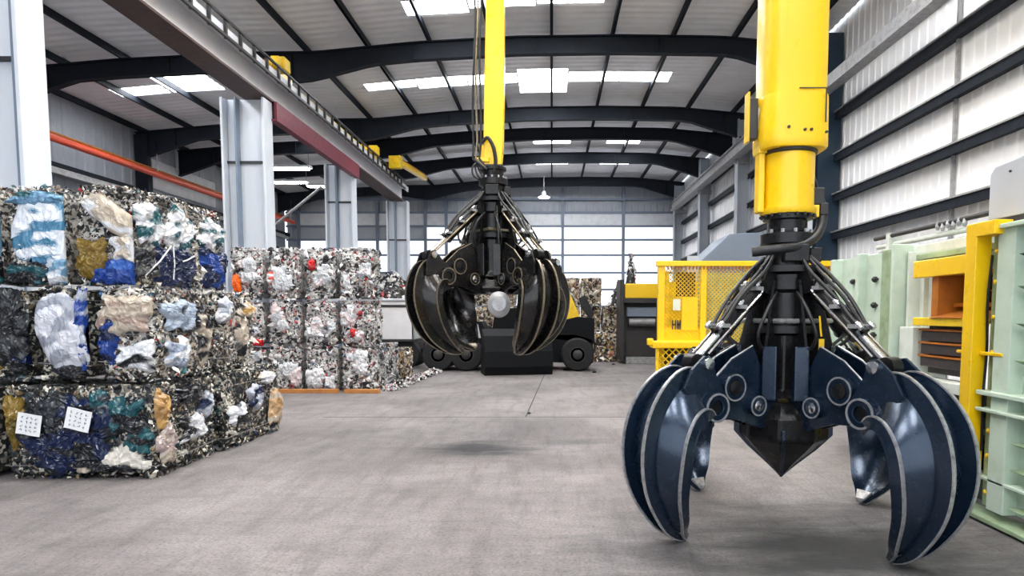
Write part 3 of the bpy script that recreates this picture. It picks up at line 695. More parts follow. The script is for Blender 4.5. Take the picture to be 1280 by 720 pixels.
# --- orange and rose bags in front of the second stack
# --- second stack, three high
G2 = 'bales in the white and red second stack'
edges = [-7.44, -6.6, -5.76, -4.93, -4.08]
rown = ['bottom', 'middle', 'top']; coln = ['leftmost', 'second from left', 'third from left', 'rightmost']
for r_ in range(3):
    for c_ in range(4):
        fcs = 'f' + ('r' if c_ == 3 else '') + ('t' if r_ == 2 else '')
        top = 3.3 if r_ == 2 and c_ < 3 else (H1, H2, H3)[r_][1]
        b = B(edges[c_] + .02, edges[c_ + 1] - .02, 14.75 + rng.uniform(-.04, .04), 15.62, (H1, H2, H3)[r_][0], (H1, H2, (2.14, 3.3))[r_][1], 'white', 'white and red shredded bale, %s row, %s of the second stack' % (rown[r_], coln[c_]), G2, faces=fcs, size=.036, dens=1.15, wires=2)
        dm = (.80, .87, 1.05)
        for k in range(3): crumple(b, 'f', *dm, rng.uniform(.15, .65), rng.uniform(.2, .85), rng.uniform(.08, .2), rng.uniform(.08, .2), WHT if rng.random() < .7 else (.7, .6, .62), (.55, .58, .62), dome=.015)
        if r_ == 2 and c_ == 0: crumple(b, 'f', *dm, .15, .35, .09, .2, ORG, (.8, .3, .05), dome=.05, label='bright orange bag')
        if r_ == 2 and c_ == 1: crumple(b, 'f', *dm, .1, .5, .08, .14, (.7, .08, .05), WHT, dome=.06)
        if r_ == 1 and c_ == 0: crumple(b, 'f', *dm, .6, .08, .28, .07, REDC, REDC, dome=.05, label='red plastic strip')
        if r_ == 2 and c_ == 2: crumple(b, 'f', *dm, .2, .8, .07, .12, REDC, (.5, .1, .1), dome=.05)
        if r_ == 1 and c_ == 3: crumple(b, 'f', *dm, .3, .3, .07, .09, REDC, (.5, .1, .1), dome=.05)
# row running away behind it, stepping down
b = B(-4.86, -4.06, 15.68, 17.1, *H1, 'white', 'low white bale behind the right end of the second stack', G2, faces='frt', size=.036, wires=2)
b = B(-4.86, -4.02, 17.2, 18.6, 0, .85, 'brown', 'low yellow flecked bale in front of the white skip', G2, faces='frt', size=.036, wires=2)
# spilled scrap along the foot of the stacks
def heap(name, pts, label, cat, pal, size, n, hgt, kind=None, group=None):
    """mound following a list of (x, y, radius, height)"""
    V, Fc, C = [], [], []; m = MB()
    cols = np.array([c for c, _ in PAL[pal]]); wt = np.array([w_ for _, w_ in PAL[pal]], float); wt /= wt.sum()
    for (x, y, r, h) in pts:
        rr = [[(x + r * t * cos(a_) , y + r * t * sin(a_), max(0., h * (1 - t ** 1.6) * (1 + .25 * noise.noise(Vector((cos(a_) * t * 2 + x, sin(a_) * t * 2 + y, 0)))))) for a_ in [2 * pi * j / 24 for j in range(24)]] for t in [1, .85, .7, .5, .3, .12, .02]]
        m.rings([[Vector(p) for p in q] for q in rr], cap=True)
        for i in range(int(n)):
            t = math.sqrt(rng.random()); a_ = rng.random() * 2 * pi
            p = Vector((x + r * t * cos(a_), y + r * t * sin(a_), max(.01, h * (1 - t ** 1.6) * (1 + .25 * noise.noise(Vector((cos(a_) * t * 2 + x, sin(a_) * t * 2 + y, 0))))) + rng.random() * .04))
            s_ = size * math.exp(rng.normal(0, .4)); e = [Vector(rng.normal(0, 1, 3)).normalized() * s_ for _ in range(2)]
            k = len(V); V += [p + e[0], p + e[1], p - e[0], p - e[1], p + e[0].cross(e[1]).normalized() * s_ * .5]
            for q in range(k, k + 5): V[q].z = max(.004, V[q].z)
            Fc += [(k, k + 1, k + 4), (k + 1, k + 2, k + 4), (k + 2, k + 3, k + 4), (k + 3, k, k + 4)]
            C += [tuple(cols[rng.choice(len(cols), p=wt)] * rng.uniform(.7, 1.15))] * 4
    k = len(m.v); m.c = [(.02, .018, .016)] * len(m.f)
    m.v += [tuple(v) for v in V]; m.f += [tuple(i + k for i in f) for f in Fc]; m.c += C
    o = m.build(name, M['scrap']); tag(o, label, cat, group, 'stuff'); return o
sp = [(-3.78 + .03 * i, 15.0 + i * .62, .22, .1) for i in range(8)]
heap('spilled_scrap', sp, 'fringe of spilled shreds along the foot of the second stack', 'scrap', 'white', .035, 120, .1)
0 and heap('spilled_scrap', [(-4.12 + .02 * i, 10.2 + .4 * i, .14, .05) for i in range(4)], 'thin line of dark shreds behind the near bales', 'scrap', 'dark', .02, 60, .05)
for i, (x, y, L, rz_) in enumerate(((-5.6, 14.45, 1.5, 0.03), (-4.3, 14.42, .8, -.05))):
    m = MB(); m.bb(-L / 2, L / 2, -.06, .06, 0, .09); o = m.build('timber_batten', M['wood'], bevel=.006); o.location = (x, y, 0); o.rotation_euler = (0, 0, rz_)
    tag(o, ('longer' if i == 0 else 'shorter') + ' orange timber batten on the floor at the foot of the second stack', 'timber', 'timber battens')
# --- far stack behind the hanging grapple
G3 = 'bales in the far stack'
for i in range(8):
    hts = 3 if i not in (7,) else 2
    for r_ in range(hts):
        x0 = -3.95 + i * .85; y0 = 25.6 + .06 * sin(i * 2.1)
        B(x0, x0 + .84, y0, y0 + 1.0, *((H1, H2, H3)[r_]), 'brown', 'brown flecked bale in the far stack, %s row, %s column from the left' % (rown[r_], ['first', 'second', 'third', 'fourth', 'fifth', 'sixth', 'seventh', 'eighth'][i]), G3,
          faces='f' + ('t' if r_ == hts - 1 else '') + ('r' if i == 7 else ''), size=.055, dens=1.2, wires=0, ins=.028)
heap('loose_scrap_heap', [(1.5, 24.6, .75, .9), (.3, 24.5, .8, .8), (1.95, 24.3, .5, 1.1), (-.9, 24.7, .6, .6)], 'loose heap of brown and white scrap in front of the far stack', 'scrap', 'brown', .07, 480, 1)
heap('scrap_heap', [(3.4, 27.9, .5, 3.9), (2.9, 27.9, .8, 3.0)], 'tall pale scrap pile rising behind the yellow hood', 'scrap', 'white', .08, 500, 1)
for i, (px, py, s_) in enumerate(((706, 463, .05), (743, 466, .06), (735, 455, .035), (661, 518, .03), (767, 456, .05))):
    d = EYE * F / (py - HZ); m = MB()
    m.lathe([(.02, 0), (s_ * 1.3, .0), (s_ * 1.1, s_ * .7), (s_ * .5, s_ * 1.1), (.01, s_ * 1.15)], seg=7); o = m.build('metal_fragment', M['black']); o.location = ((px - VX) / F * d, d, 0); o.rotation_euler = (0, 0, i)
    tag(o, ['dark crumb on the floor just right of the black loader bucket', 'larger dark lump lying on open floor before the far heap', 'tiny dark crumb beyond the larger lump on the floor', 'small dark crumb on the cross joint of the floor', 'dark lump at the foot of the dark grey baler'][i], 'debris')

# ------------------------------------------------------------------ orange peel grapples
def catmull(pts, n):
    out = []; k = len(pts)
    for i in range(k - 1):
        p0, p1, p2, p3 = pts[max(i - 1, 0)], pts[i], pts[i + 1], pts[min(i + 2, k - 1)]
        for j in range(n):
            t = j / n
            out.append(tuple(.5 * ((2 * b) + (-a + c) * t + (2 * a - 5 * b + 4 * c - d) * t * t + (-a + 3 * b - 3 * c + d) * t ** 3) for a, b, c, d in zip(p0, p1, p2, p3)))
    out.append(tuple(pts[-1])); return out
PIV = (.90, 1.06)
def make_tine(root, az, close, body, edge, extra):
    """one curved shell; local frame: r along +x, z up, pivot PIV; 'close' swings it inwards"""
    A = Matrix.Rotation(az, 4, 'Z') @ Matrix.Translation((PIV[0], 0, PIV[1])) @ Matrix.Rotation(close, 4, 'Y') @ Matrix.Translation((-PIV[0], 0, -PIV[1]))
    # two families of curves: the back of the shell (middle) and its free edges, both (r, z, halfwidth, rib height)
    mid = catmull([(.95, 1.22, .17, .05), (1.09, 1.33, .23, .09), (1.27, 1.23, .29, .10), (1.42, 1.01, .33, .10), (1.47, .73, .33, .10), (1.42, .45, .28, .09), (1.27, .19, .19, .07), (1.15, .07, .10, .045), (1.05, .0, .025, .01)], 6)
    edg = catmull([(.90, .92), (1.0, .99), (1.12, .97), (1.225, .84), (1.265, .64), (1.25, .42), (1.17, .20), (1.11, .09), (1.04, .0)], 6)
    n = len(mid)
    def base(i, s):
        k = abs(s) ** 1.9; a = mid[i]; e_ = edg[i]
        return Vector((a[0] * (1 - k) + e_[0] * k, s * a[2], a[1] * (1 - k) + e_[1] * k))
    def nor(i, s):
        a, b_ = base(max(i - 1, 0), s), base(min(i + 1, n - 1), s); t = b_ - a; t.y = 0; t.normalize()
        nr = Vector((-t.z, 0, t.x)); c_ = base(i, s) - Vector((.85, 0, .6))
        return nr if nr.x * c_.x + nr.z * c_.z > 0 else -nr
    def pt(i, s, off=0): return A @ (base(i, s) + nor(i, s) * off)
    K = 16; m = MB(); rows = []
    for i in range(n):
        top = [pt(i, -1 + 2 * j / K) for j in range(K + 1)]; bot = [pt(i, 1 - 2 * j / K, -.024) for j in range(K + 1)]
        rows.append(top + bot)
    m.rings(rows); tine = m.build('tine', M[body], root, smooth=True)
    for s in (-.97, -.4, .4, .97):
        m = MB(); e = MB(); rr = []; er = []
        for i in range(1, n - 1):
            w_, h = mid[i][2:4]; tw = min(.013, w_ * .3); hh = (h if abs(s) < .5 else h * .45) + .012
            nr = nor(i, s); c = base(i, s); Y = Vector((0, 1, 0))
            rr.append([A @ (c - Y * tw - nr * .015), A @ (c + Y * tw - nr * .015), A @ (c + Y * tw + nr * hh), A @ (c - Y * tw + nr * hh)])
            er.append([A @ (c + Y * sx * (tw + .0015) + nr * (hh + o_)) for sx, o_ in ((-1, -.007), (1, -.007), (1, .004), (-1, .004))])
        m.rings(rr); rb = m.build('rib', M[body], tine)
        e.rings(er); e.build('worn_edge', M[edge], tine)
    # tip tooth
    m = MB(); m.rings([[pt(n - 7, -.8, .02), pt(n - 7, .8, .02), pt(n - 7, .8, -.05), pt(n - 7, -.8, -.05)], [pt(n - 3, -1, .015), pt(n - 3, 1, .015), pt(n - 3, 1, -.04), pt(n - 3, -1, -.04)], [pt(n - 1, -1, .0), pt(n - 1, 1, 0), pt(n - 1, 1, -.02), pt(n - 1, -1, -.02)]])
    m.build('tip', M[edge], tine, bevel=.006)
    # side cheeks with pivot boss and cylinder ear
    for s in (-1, 1):
        m = MB(); out = [(.79, 1.0), (.88, .94), (.98, .96), (1.02, 1.06), (1.14, 1.14), (1.2, 1.22), (1.12, 1.36), (1.0, 1.46), (.93, 1.45), (.88, 1.3), (.79, 1.15)]
        B2 = A @ Matrix.Translation((0, s * .15, 0)); R3 = B2.to_3x3()
        m.prism(out, B2 @ Vector((0, 0, 0)), R3 @ Vector((1, 0, 0)), R3 @ Vector((0, 0, 1)), R3 @ Vector((0, 1, 0)), .03)
        m.build('cheek_plate', M[body], tine, bevel=.006)
        m = MB(); cc = A @ Vector((PIV[0], s * .175, PIV[1])); ax = A.to_3x3() @ Vector((0, 1, 0))
        m.ringtube(cc, ax, .055, .115, .06, 28); m.build('pivot_ring', M[edge] if 0 else M[body], tine, bevel=.008)
        m = MB(); m.ringtube(cc + ax * s * .031, ax, .098, .113, .01, 28); m.build('ring_edge', M[edge], tine)
        m = MB(); c3 = A @ Vector((.98, s * .17, 1.4)); m.lathe([(.045, -.03), (.045, .03), (.02, .035)], c3, ax * s, 16); m.build('ear_pin', M['chrome'], tine, smooth=True)
    m = MB(); m.cyl(A @ Vector((PIV[0], -.18, PIV[1])), A @ Vector((PIV[0], .18, PIV[1])), .052, 20); m.build('pivot_pin', M['black'], tine, smooth=True)
    return A @ Vector((.98, 0, 1.4))
def make_grapple(name, loc, azs, close, body, frame, edge, label, rz=0, scale=1.0, seed=1, pointed=True):
    rg = random.Random(seed)
    root = empty(name, loc, rz, label, 'grapple'); root.scale = (scale,) * 3
    # hub: bottom wedge, collar, core column
    m = MB(); k = 8
    def ring_(r, z, tw=pi / 8): return [Vector((r * cos(2 * pi * j / k + tw), r * sin(2 * pi * j / k + tw), z)) for j in range(k)]
    low = [ring_(.03, .40), ring_(.13, .51), ring_(.25, .62), ring_(.37, .74)] if pointed else [ring_(.2, .84), ring_(.3, .86)]
    m.rings(low + [ring_(.37, .92), ring_(.27, 1.05)]); m.build('hub_body', M[frame] if pointed else M[body], root, bevel=.02)
    m = MB(); m.rings([ring_(.27, 1.08), ring_(.2, 1.14), ring_(.19, 1.62)]); m.build('hub_neck', M[frame], root, bevel=.02)
    for a_ in range(4 if pointed else 0):
        az = a_ * pi / 2 + pi / 4 + azs[0]; m = MB(); d = Vector((cos(az), sin(az), 0)); nn = Vector((-sin(az), cos(az), 0))
        m.prism([(.0, .37), (.1, .47), (.28, .63), (.40, .76), (.40, .84), (.1, .84)], (0, 0, 0), d, (0, 0, 1), nn, .03); m.build('keel_plate', M[body], root, bevel=.005)
    m = MB(); m.lathe([(.24, 1.6), (.27, 1.62), (.27, 1.68), (.2, 1.7), (.19, 1.95), (.22, 1.98), (.22, 2.1), (.16, 2.12)]); m.build('core_column', M[frame], root, smooth=True)
    # four long guard plates up the core
    for a_ in range(8):
        az = a_ * pi / 4 + azs[0] + pi / 8; d = Vector((cos(az), sin(az), 0)); nn = Vector((-sin(az), cos(az), 0))
        m = MB(); m.prism([(.17, 1.02), (.36, 1.1), (.40, 1.5), (.26, 2.05), (.17, 2.1)], (0, 0, 0), d, (0, 0, 1), nn, .022); m.build('guard_plate', M[frame], root)
    m = MB(); m.lathe([(.12, 2.1), (.30, 2.12), (.30, 2.17), (.18, 2.18), (.17, 2.34), (.22, 2.36), (.22, 2.44), (.16, 2.46), (.16, 2.55), (.2, 2.56), (.2, 2.6)]); m.build('rotator', M[frame], root, smooth=True)
    for j in range(12):
        t = 2 * pi * j / 12; m = MB(); m.cyl((.19 * cos(t), .19 * sin(t), 2.44), (.19 * cos(t), .19 * sin(t), 2.475), .016, 6); m.build('bolt', M['galv'], root)
    # square valve block on the rotator
    m = MB(); m.box((.0, -.2, 2.27), (.2, .1, .14)); m.box((.22, .0, 2.27), (.1, .16, .12)); m.build('valve_block', M[frame], root, bevel=.01)
    for az in azs:
        for s in (-1, 1):
            a2 = az + s * R(27); m = MB(); m.box((.39 * cos(a2), .39 * sin(a2), 1.3), (.03, .12, .44), Matrix.Rotation(a2, 3, 'Z')); m.build('shield_plate', M[body], root, bevel=.012)
        d = Vector((cos(az), sin(az), 0)); nn = Vector((-sin(az), cos(az), 0)); up = Vector((0, 0, 1))
        for s in (-1, 1):
            m = MB(); out = [(.16, .84), (.36, .84), (.60, .93), (.86, .95), (.99, 1.0), (1.01, 1.12), (.92, 1.22), (.68, 1.42), (.46, 1.52), (.38, 1.36), (.2, 1.3)]
            m.prism(out, nn * s * .1, d, up, nn, .03); m.build('arm_plate', M[body], root, bevel=.006)
            # lower lug rings on the arm plate
            for (lr, lz, r0, r1) in ((.44, 1.04, .045, .085), (.69, 1.2, .06, .11)):
                m = MB(); m.ringtube(d * lr + up * lz + nn * s * .135, nn, r0, r1, .06, 24); m.build('lug_ring', M[body], root, bevel=.006)
                m = MB(); m.ringtube(d * lr + up * lz + nn * s * .166, nn, r1 - .014, r1 - .002, .006, 24); m.build('ring_edge', M[edge], root)
                m = MB(); m.lathe([(r0, -.02), (r0, .03), (r0 * .5, .04)], d * lr + up * lz + nn * s * .14, nn * s, 12); m.build('lug_pin', M['chrome'] if lr < .5 else M['black'], root, smooth=True)
            m = MB(); pts = [(1.01, 1.12), (.92, 1.22), (.68, 1.42), (.46, 1.52)]
            for (a1, b1), (a2, b2) in zip(pts, pts[1:]):
                m.tube([d * a1 + up * b1 + nn * s * .1, d * a2 + up * b2 + nn * s * .1], .009, 6)
            m.build('weld_edge', M[edge], root)
        m = MB(); m.box(d * .34 + up * 1.12, (.3, .17, .42), Matrix.Rotation(az, 3, 'Z')); m.build('web_plate', M[body], root, bevel=.01)
        ear = make_tine(root, az, close, body, edge, None)
        # hydraulic cylinder from the head to the tine ear
        top = d * .27 + up * 2.02; L = ear - top; dir_ = L.normalized()
        for s in (-1, 1):
            m = MB(); m.prism([(.12, 1.9), (.32, 1.95), (.34, 2.04), (.3, 2.12), (.12, 2.12)], nn * s * .075, d, up, nn, .025); m.build('head_lug', M[frame], root)
        cyl = MB(); cyl.tube([top, top + L * .08, top + L * .1, top + L * .60, top + L * .62, top + L * .64], [.055, .055, .07, .07, .08, .08], 18)
        cy = cyl.build('hydraulic_cylinder', M[frame], root, smooth=True)
        m = MB(); m.cyl(top + L * .62, ear, .034, 14); m.build('rod', M['chrome'], cy, smooth=True)
        m = MB(); m.lathe([(.055, -.06), (.07, -.055), (.07, .055), (.055, .06)], ear, nn, 16); m.build('clevis', M['black'], cy, smooth=True); m = MB(); m.lathe([(.05, -.09), (.05, .09)], top, nn, 14); m.build('clevis', M['black'], cy, smooth=True)
        for s in (-1, 1):
            m = MB(); side = nn * s * .085
            m.tube([top + side * .6, top + L * .15 + side, top + L * .5 + side, ear + side * 1.1 - dir_ * .1], .013, 6)
            m.build('guard_rod', M['chrome'] if body != 'oily' else M[edge], cy)
        outn = dir_.cross(nn).normalized(); outn = outn if outn.z > 0 else -outn
        for f_ in (.12, .36, .6): m = MB(); m.box(top + L * f_ + outn * .05, (.07, .2, .03), Matrix.Rotation(az, 3, 'Z')); m.build('pipe_clamp', M['galv'], cy)
        for hk in range(3):
            s = (-1, 1, .2)[hk]; rr = rg.uniform(.9, 1.1)
            pts = catmull([tuple(d * .2 + up * 2.25 + nn * s * .05), tuple(top + up * (.05 + .05 * rr) + nn * s * .09 + d * .06), tuple(top + L * .3 + outn * .11 * rr + nn * s * .07), tuple(top + L * .55 + outn * .07 + nn * s * .06), tuple(top + L * .66 + outn * .06 + nn * s * .02)], 6)
            m = MB(); m.tube(pts, .016, 8); m.build('hydraulic_hose', M['hose'], cy, smooth=True)
        for hk in range(2):
            s = (-1, 1)[hk]
            pts = catmull([tuple(d * .24 + up * 1.95 + nn * s * .13), tuple(d * .42 + up * 1.82 + nn * s * .22), tuple(d * .5 + up * 1.62 + nn * s * .2), tuple(d * .4 + up * 1.5 + nn * s * .14)], 6)
            m = MB(); m.tube(pts, .014, 8); m.build('loop_hose', M['hose'], root, smooth=True)
        for s in (-1, 1):   # little fittings that glint
            for f_ in (.1, .35, .63): m = MB(); m.lathe([(.02, -.03), (.028, 0), (.02, .03)], top + L * f_ + outn * .08 + nn * s * .07, dir_, 8); m.build('hose_fitting', M['chrome'], cy)
    # ring beam tying the arms at mid-height
    m = MB(); rr = [Vector((.36 * cos(azs[0] + pi / 4 + j * pi / 2), .36 * sin(azs[0] + pi / 4 + j * pi / 2), 1.72)) for j in range(4)]
    m.tube(rr, .02, 8, True); m.build('tie_ring', M['galv'] if body != 'oily' else M[edge], root)
    return root
AZ = R(27)
g1 = make_grapple('orange_peel_grapple', (1.98, 5.45, .02), [AZ + k * pi / 2 for k in range(4)], R(0), 'blue', 'black', 'worn', 'large open blue steel four claw grapple hanging just above the floor at right')
g2 = make_grapple('orange_peel_grapple', (-.84, 9.3, 1.22), [R(39) + k * pi / 2 for k in range(4)], R(26), 'oily', 'black', 'wornb', 'oily black and brass grapple hanging mid air in the centre of the hall', scale=1.0, seed=4, pointed=False); g2.scale = (.94, .94, 1.019)
m = MB(); m.lathe([(.01, 0), (.1, .01), (.15, .0), (.17, .02), (.17, .2), (.1, .24), (.01, .24)], (.1, -.3, .68), (.1, -1, .1), 28); m.lathe([(.01, 0), (.1, .01), (.15, .0), (.17, .02)], (.1, -.3, .68), (.1, -1, .1), 28); m.build('round_cover', M['galv'], g2)
# yellow tag hanging in the near grapple
m = MB(); m.tube([(2.12, 5.08, 1.78), (2.12, 5.06, 1.7), (2.13, 5.06, 1.62)], .008, 6); m.bb(2.11, 2.15, 5.05, 5.065, 1.5, 1.6)
o = m.build('yellow_tag', M['yellow']); o.parent = g1; o.matrix_parent_inverse = Matrix.Translation((-1.98, -5.45, -.02))

# near boom ------------------------------------------------------
bx, by = 1.98, 5.45
o = empty('yellow_boom', (bx, by, 2.62), 0, 'thick glossy yellow telescopic boom holding the near grapple', 'boom')
m = MB(); m.lathe([(.17, .0), (.215, .0), (.225, .015), (.225, .05), (.205, .055), (.205, .95), (.2, 1.0)], seg=40); m.build('inner_tube', M['yellow'], o, smooth=True)
def rrect(w_, d_, r_, z, k=6):
    out = []
    for cx_, cy_, a0 in ((w_ - r_, d_ - r_, 0), (-w_ + r_, d_ - r_, 90), (-w_ + r_, -d_ + r_, 180), (w_ - r_, -d_ + r_, 270)):
        for j in range(k + 1):
            t = R(a0 + 90 * j / k); out.append(Vector((cx_ + r_ * cos(t), cy_ + r_ * sin(t), z)))
    return out
m = MB(); m.rings([rrect(.262, .24, .16, .52), rrect(.272, .25, .16, .54), rrect(.272, .25, .16, .60), rrect(.268, .25, .16, .92), rrect(.262, .25, .16, .94)]); m.build('collar', M['yellow'], o, smooth=True)
m = MB(); m.rings([rrect(.255, .235, .15, .9), rrect(.255, .235, .15, 3.0), rrect(.262, .24, .15, 5.9)]); m.build('outer_tube', M['yellow'], o, smooth=True)
m = MB(); m.bb(-.268, -.215, -.06, .06, .02, .86); m.build('guide_bar', M['yellow'], o, bevel=.012)
m = MB(); m.bb(-.275, -.205, -.075, .075, .5, .56); m.build('bar_clamp', M['yellow2'], o, bevel=.006)
m = MB(); m.bb(.19, .24, -.07, .07, -.02, .08); m.build('end_lug', M['yellow'], o, bevel=.008)
m = MB(); m.bb(-.35, -.28, -.05, .05, .62, .95); m.build('limit_switch', M['dark'], o, bevel=.01)
m = MB(); m.bb(-.365, -.35, -.05, .05, .6, 1.0); m.bb(-.35, -.24, -.03, .03, .9, .95); m.build('switch_bracket', M['yellow2'], o)
m = MB(); m.lathe([(.208, .49), (.222, .5), (.222, .52), (.208, .525)], seg=40); m.build('wiper_seal', M['dark'], o, smooth=True)
for j in range(20):
    t = 2 * pi * j / 20; m = MB(); m.cyl((.215 * cos(t), .215 * sin(t), -.02), (.215 * cos(t), .215 * sin(t), .0), .013, 6); m.build('flange_bolt', M['dark'], o)
for sx, z in ((-.1, .66), (.03, .64), (.08, .64), (.2, .62)):
    m = MB(); m.lathe([(.012, 0), (.012, .012), (.004, .014)], (sx, -.25, z), (0, -1, 0), 8); m.build('bolt', M['dark'], o)
m = MB(); m.bb(-.02, .2, -.2505, -.243, .96, .968); m.bb(.193, .2, -.249, -.236, .7, .968); m.build('seam', M['dark'], o)
# hose bundle looping from the rotator up along the boom
o = empty('hose_bundle', (bx, by, 2.3), 0, 'thick black hose loop rising right of the near yellow boom', 'hoses')
def hp(px, py, dy=0): x, z = P(px, py, by + dy); return (x - bx, dy, z - 2.3)
m = MB(); m.tube(catmull([hp(940, 315, -.2), hp(975, 311, -.24), hp(1003, 307, -.2), hp(1022, 292, -.1), hp(1028, 268, 0), hp(1022, 240, .0)], 7), .04, 12); m.build('main_hose', M['hose'], o, smooth=True)
m = MB(); m.tube(catmull([hp(1022, 262, .05), hp(1018, 230, .05), hp(1016, 190, .05), hp(1017, 130, .02), hp(1018, 60, .0), hp(1016, -40, 0)], 7), .012, 8); m.build('thin_hose', M['hose'], o, smooth=True)
for k, pts in enumerate((((1000, 205), (1008, 222), (1014, 240), (1020, 262)), ((1003, 240), (1012, 232), (1018, 240), (1024, 258)), ((1001, 198), (1012, 210), (1020, 228), (1024, 250)), ((1003, 265), (1010, 272), (1018, 268), (1022, 252)), ((1016, 190), (1008, 205), (1011, 225), (1016, 238)))):
    m = MB(); m.tube(catmull([hp(a, b, -.05 + .03 * k) for a, b in pts], 5), .008 + .002 * (k % 3), 6); m.build('small_hose', M['hose'], o, smooth=True)
m = MB(); m.box(hp(1022, 246, 0), (.09, .09, .14)); m.box(hp(1028, 262, 0), (.07, .1, .1)); m.build('hose_clamp', M['dark'], o, bevel=.01)
# far boom -------------------------------------------------------
bx2, by2 = -.86, 9.3; zb = 1.27 + 2.6
o = empty('yellow_boom', (bx2, by2, zb), 0, 'slim yellow boom holding the hanging grapple in the centre of the hall', 'boom')
m = MB(); 
m.rings([[Vector((x * w_ + dx, y * .11, z)) for x, y in ((-1, -1), (1, -1), (1, 1), (-1, 1))] for z, w_, dx in ((.0, .12, .02), (.25, .135, .03), (.9, .14, .045), (4.0, .105, .1))]); m.build('beam', M['yellow'], o, bevel=.012)
m = MB(); m.bb(-.17, -.08, -.1, .1, .02, .3); m.bb(-.2, -.02, -.14, -.1, .06, .12); m.build('bracket', M['yellow'], o, bevel=.01)
m = MB(); m.bb(-.16, .16, -.13, .13, -.05, .03); m.build('mount_plate', M['dark'], o, bevel=.01)
for k, off in enumerate((0, .05, .09)):
    pts = [(-.1 - off * .3, -.12 - off * .4, z) if 0 else (-.16 - off + .06 * (z / 4) + .015 * sin(z * 3 + k), -.1, z) for z in [.35 + .25 * i for i in range(15)]]
    m = MB(); m.tube([(-.05, -.16, -.05), (-.16 - off, -.14, .1)] + pts, .016, 6); m.build('hydraulic_hose', M['hose'] if k != 1 else M['wornb'], o, smooth=True)
m = MB(); m.tube(catmull([(-.12, -.14, .32), (-.04, -.17, .38), (.04, -.17, .25), (.07, -.16, .05), (.04, -.15, -.1)], 6), .026, 8); m.build('loop_hose', M['hose'], o, smooth=True)
for k in range(3):
    m = MB(); m.tube(catmull([(-.2 + .03 * k, -.1, .05), (-.26 + .04 * k, -.12, -.02), (-.24 + .06 * k, -.13, -.14), (-.12, -.1, -.2)], 5), .014, 6); m.build('hose_tail', M['hose'], o, smooth=True)

# ------------------------------------------------------------------ green baler along the right side
PX = 3.8
o = empty('green_baler', (PX, 6.4, 0), 0, 'pale green ribbed steel baler casing behind the near grapple at right', 'baler')
def G(name, mat, boxes, bev=.008, parent=None):
    m = MB()
    for (x0, x1, y0, y1, z0, z1) in boxes: m.bb(x0 - PX, x1 - PX, y0 - 6.4, y1 - 6.4, z0, z1)
    return m.build(name, M[mat], parent or o, bevel=bev)
G('side_panel', 'green', [(PX, PX + .06, 7.42, 8.6, .45, 2.50)])
G('end_panel', 'green', [(PX + .02, 5.3, 8.6, 8.68, .3, 2.52)])
G('front_rib', 'green', [(PX - .1, PX + .02, 7.78, 7.86, .45, 2.52)])
G('front_rib', 'green', [(PX - .13, PX + .02, 8.42, 8.5, .45, 2.5)])
G('corner_pillar', 'dgreen', [(PX - .02, PX + .1, 6.95, 7.40, .45, 2.52)])
G('corner_pillar', 'green', [(PX - .15, PX + .12, 6.9, 6.95, .45, 2.54)])
for y in (7.55, 8.1):
    for z in (2.2, 1.9, 1.55, 1.2, .9):
        m = MB(); m.lathe([(.035, 0), (.035, .03), (.015, .05)], (0 - .0, y - 6.4, z), (-1, 0, 0), 8); m.build('bolt', M['dark'], o)
        m = MB(); m.bb(-.02, .0, y - 6.46, y - 6.4, z - .012, z + .012); m.build('cleat', M['dark'], o)
G('inner_frame', 'pale', [(PX + .1, PX + .25, 6.55, 6.9, .45, 2.48), (PX - .02, PX + .12, 6.82, 6.86, 1.2, 2.45), (PX + .05, PX + .12, 6.66, 6.7, 1.1, 2.3)])
G('grey_pillar', 'pale', [(PX - .08, PX + .1, 6.6, 6.86, .45, 1.66)])
G('top_rail', 'pale', [(PX + .06, PX + .2, 5.75, 7.4, 2.42, 2.52), (PX + .15, PX + .3, 5.8, 6.9, 2.2, 2.44)])
G('cable', 'dark', [(PX + .04, PX + .06, 6.1, 6.7, 2.33, 2.35)], 0)
# yellow gate frame and orange chute
G('yellow_beam', 'yellow', [(PX - .1, PX + .02, 5.68, 6.6, 2.16, 2.33)])
G('yellow_post', 'yellow', [(PX - .14, PX + .0, 5.58, 5.72, .32, 2.58)])
G('yellow_cap', 'yellow', [(PX - .14, PX + .02, 5.36, 5.6, 2.46, 2.58)])
G('chute_jamb', 'orange', [(PX - .06, PX + .5, 6.24, 6.34, 1.76, 2.16)])
G('chute_back', 'orange', [(PX + .5, PX + .54, 5.72, 6.34, 1.7, 2.2), (PX + .2, PX + .5, 5.72, 5.78, 1.76, 2.16)])
G('chute_shelf', 'orange', [(PX + .1, PX + .5, 5.78, 6.24, 1.86, 1.9), (PX + .2, PX + .5, 5.78, 6.24, 2.0, 2.02)])
m = MB(); m.prism([(-.12, 1.76), (.5, 1.92), (.5, 1.76)], (0, -.37, 0), (1, 0, 0), (0, 0, 1), (0, 1, 0), .5); m.build('chute_ramp', M['orange'], o)
G('chute_sill', 'yellow2', [(PX - .1, PX + .08, 5.68, 6.58, 1.68, 1.76)])
G('chute_roof', 'orange', [(PX + .0, PX + .5, 5.72, 6.34, 2.16, 2.2)])
for k, z in enumerate((1.27, 1.40, 1.53)):
    G('louvre_panel', 'dpanel', [(PX - .04, PX + .05, 5.72, 6.52, z, z + .1)])
    G('louvre_edge', 'orange', [(PX - .055, PX + .05, 5.72, 6.54, z + .1, z + .118)], 0)
G('louvre_backing', 'dpanel', [(PX + .05, PX + .1, 5.72, 6.54, 1.2, 1.68)])
G('catch', 'yellow', [(PX - .07, PX - .02, 5.3, 5.9, 1.44, 1.47)])
G('outer_ledge', 'pale', [(PX - .12, PX + .1, 5.72, 6.9, 1.06, 1.16)])
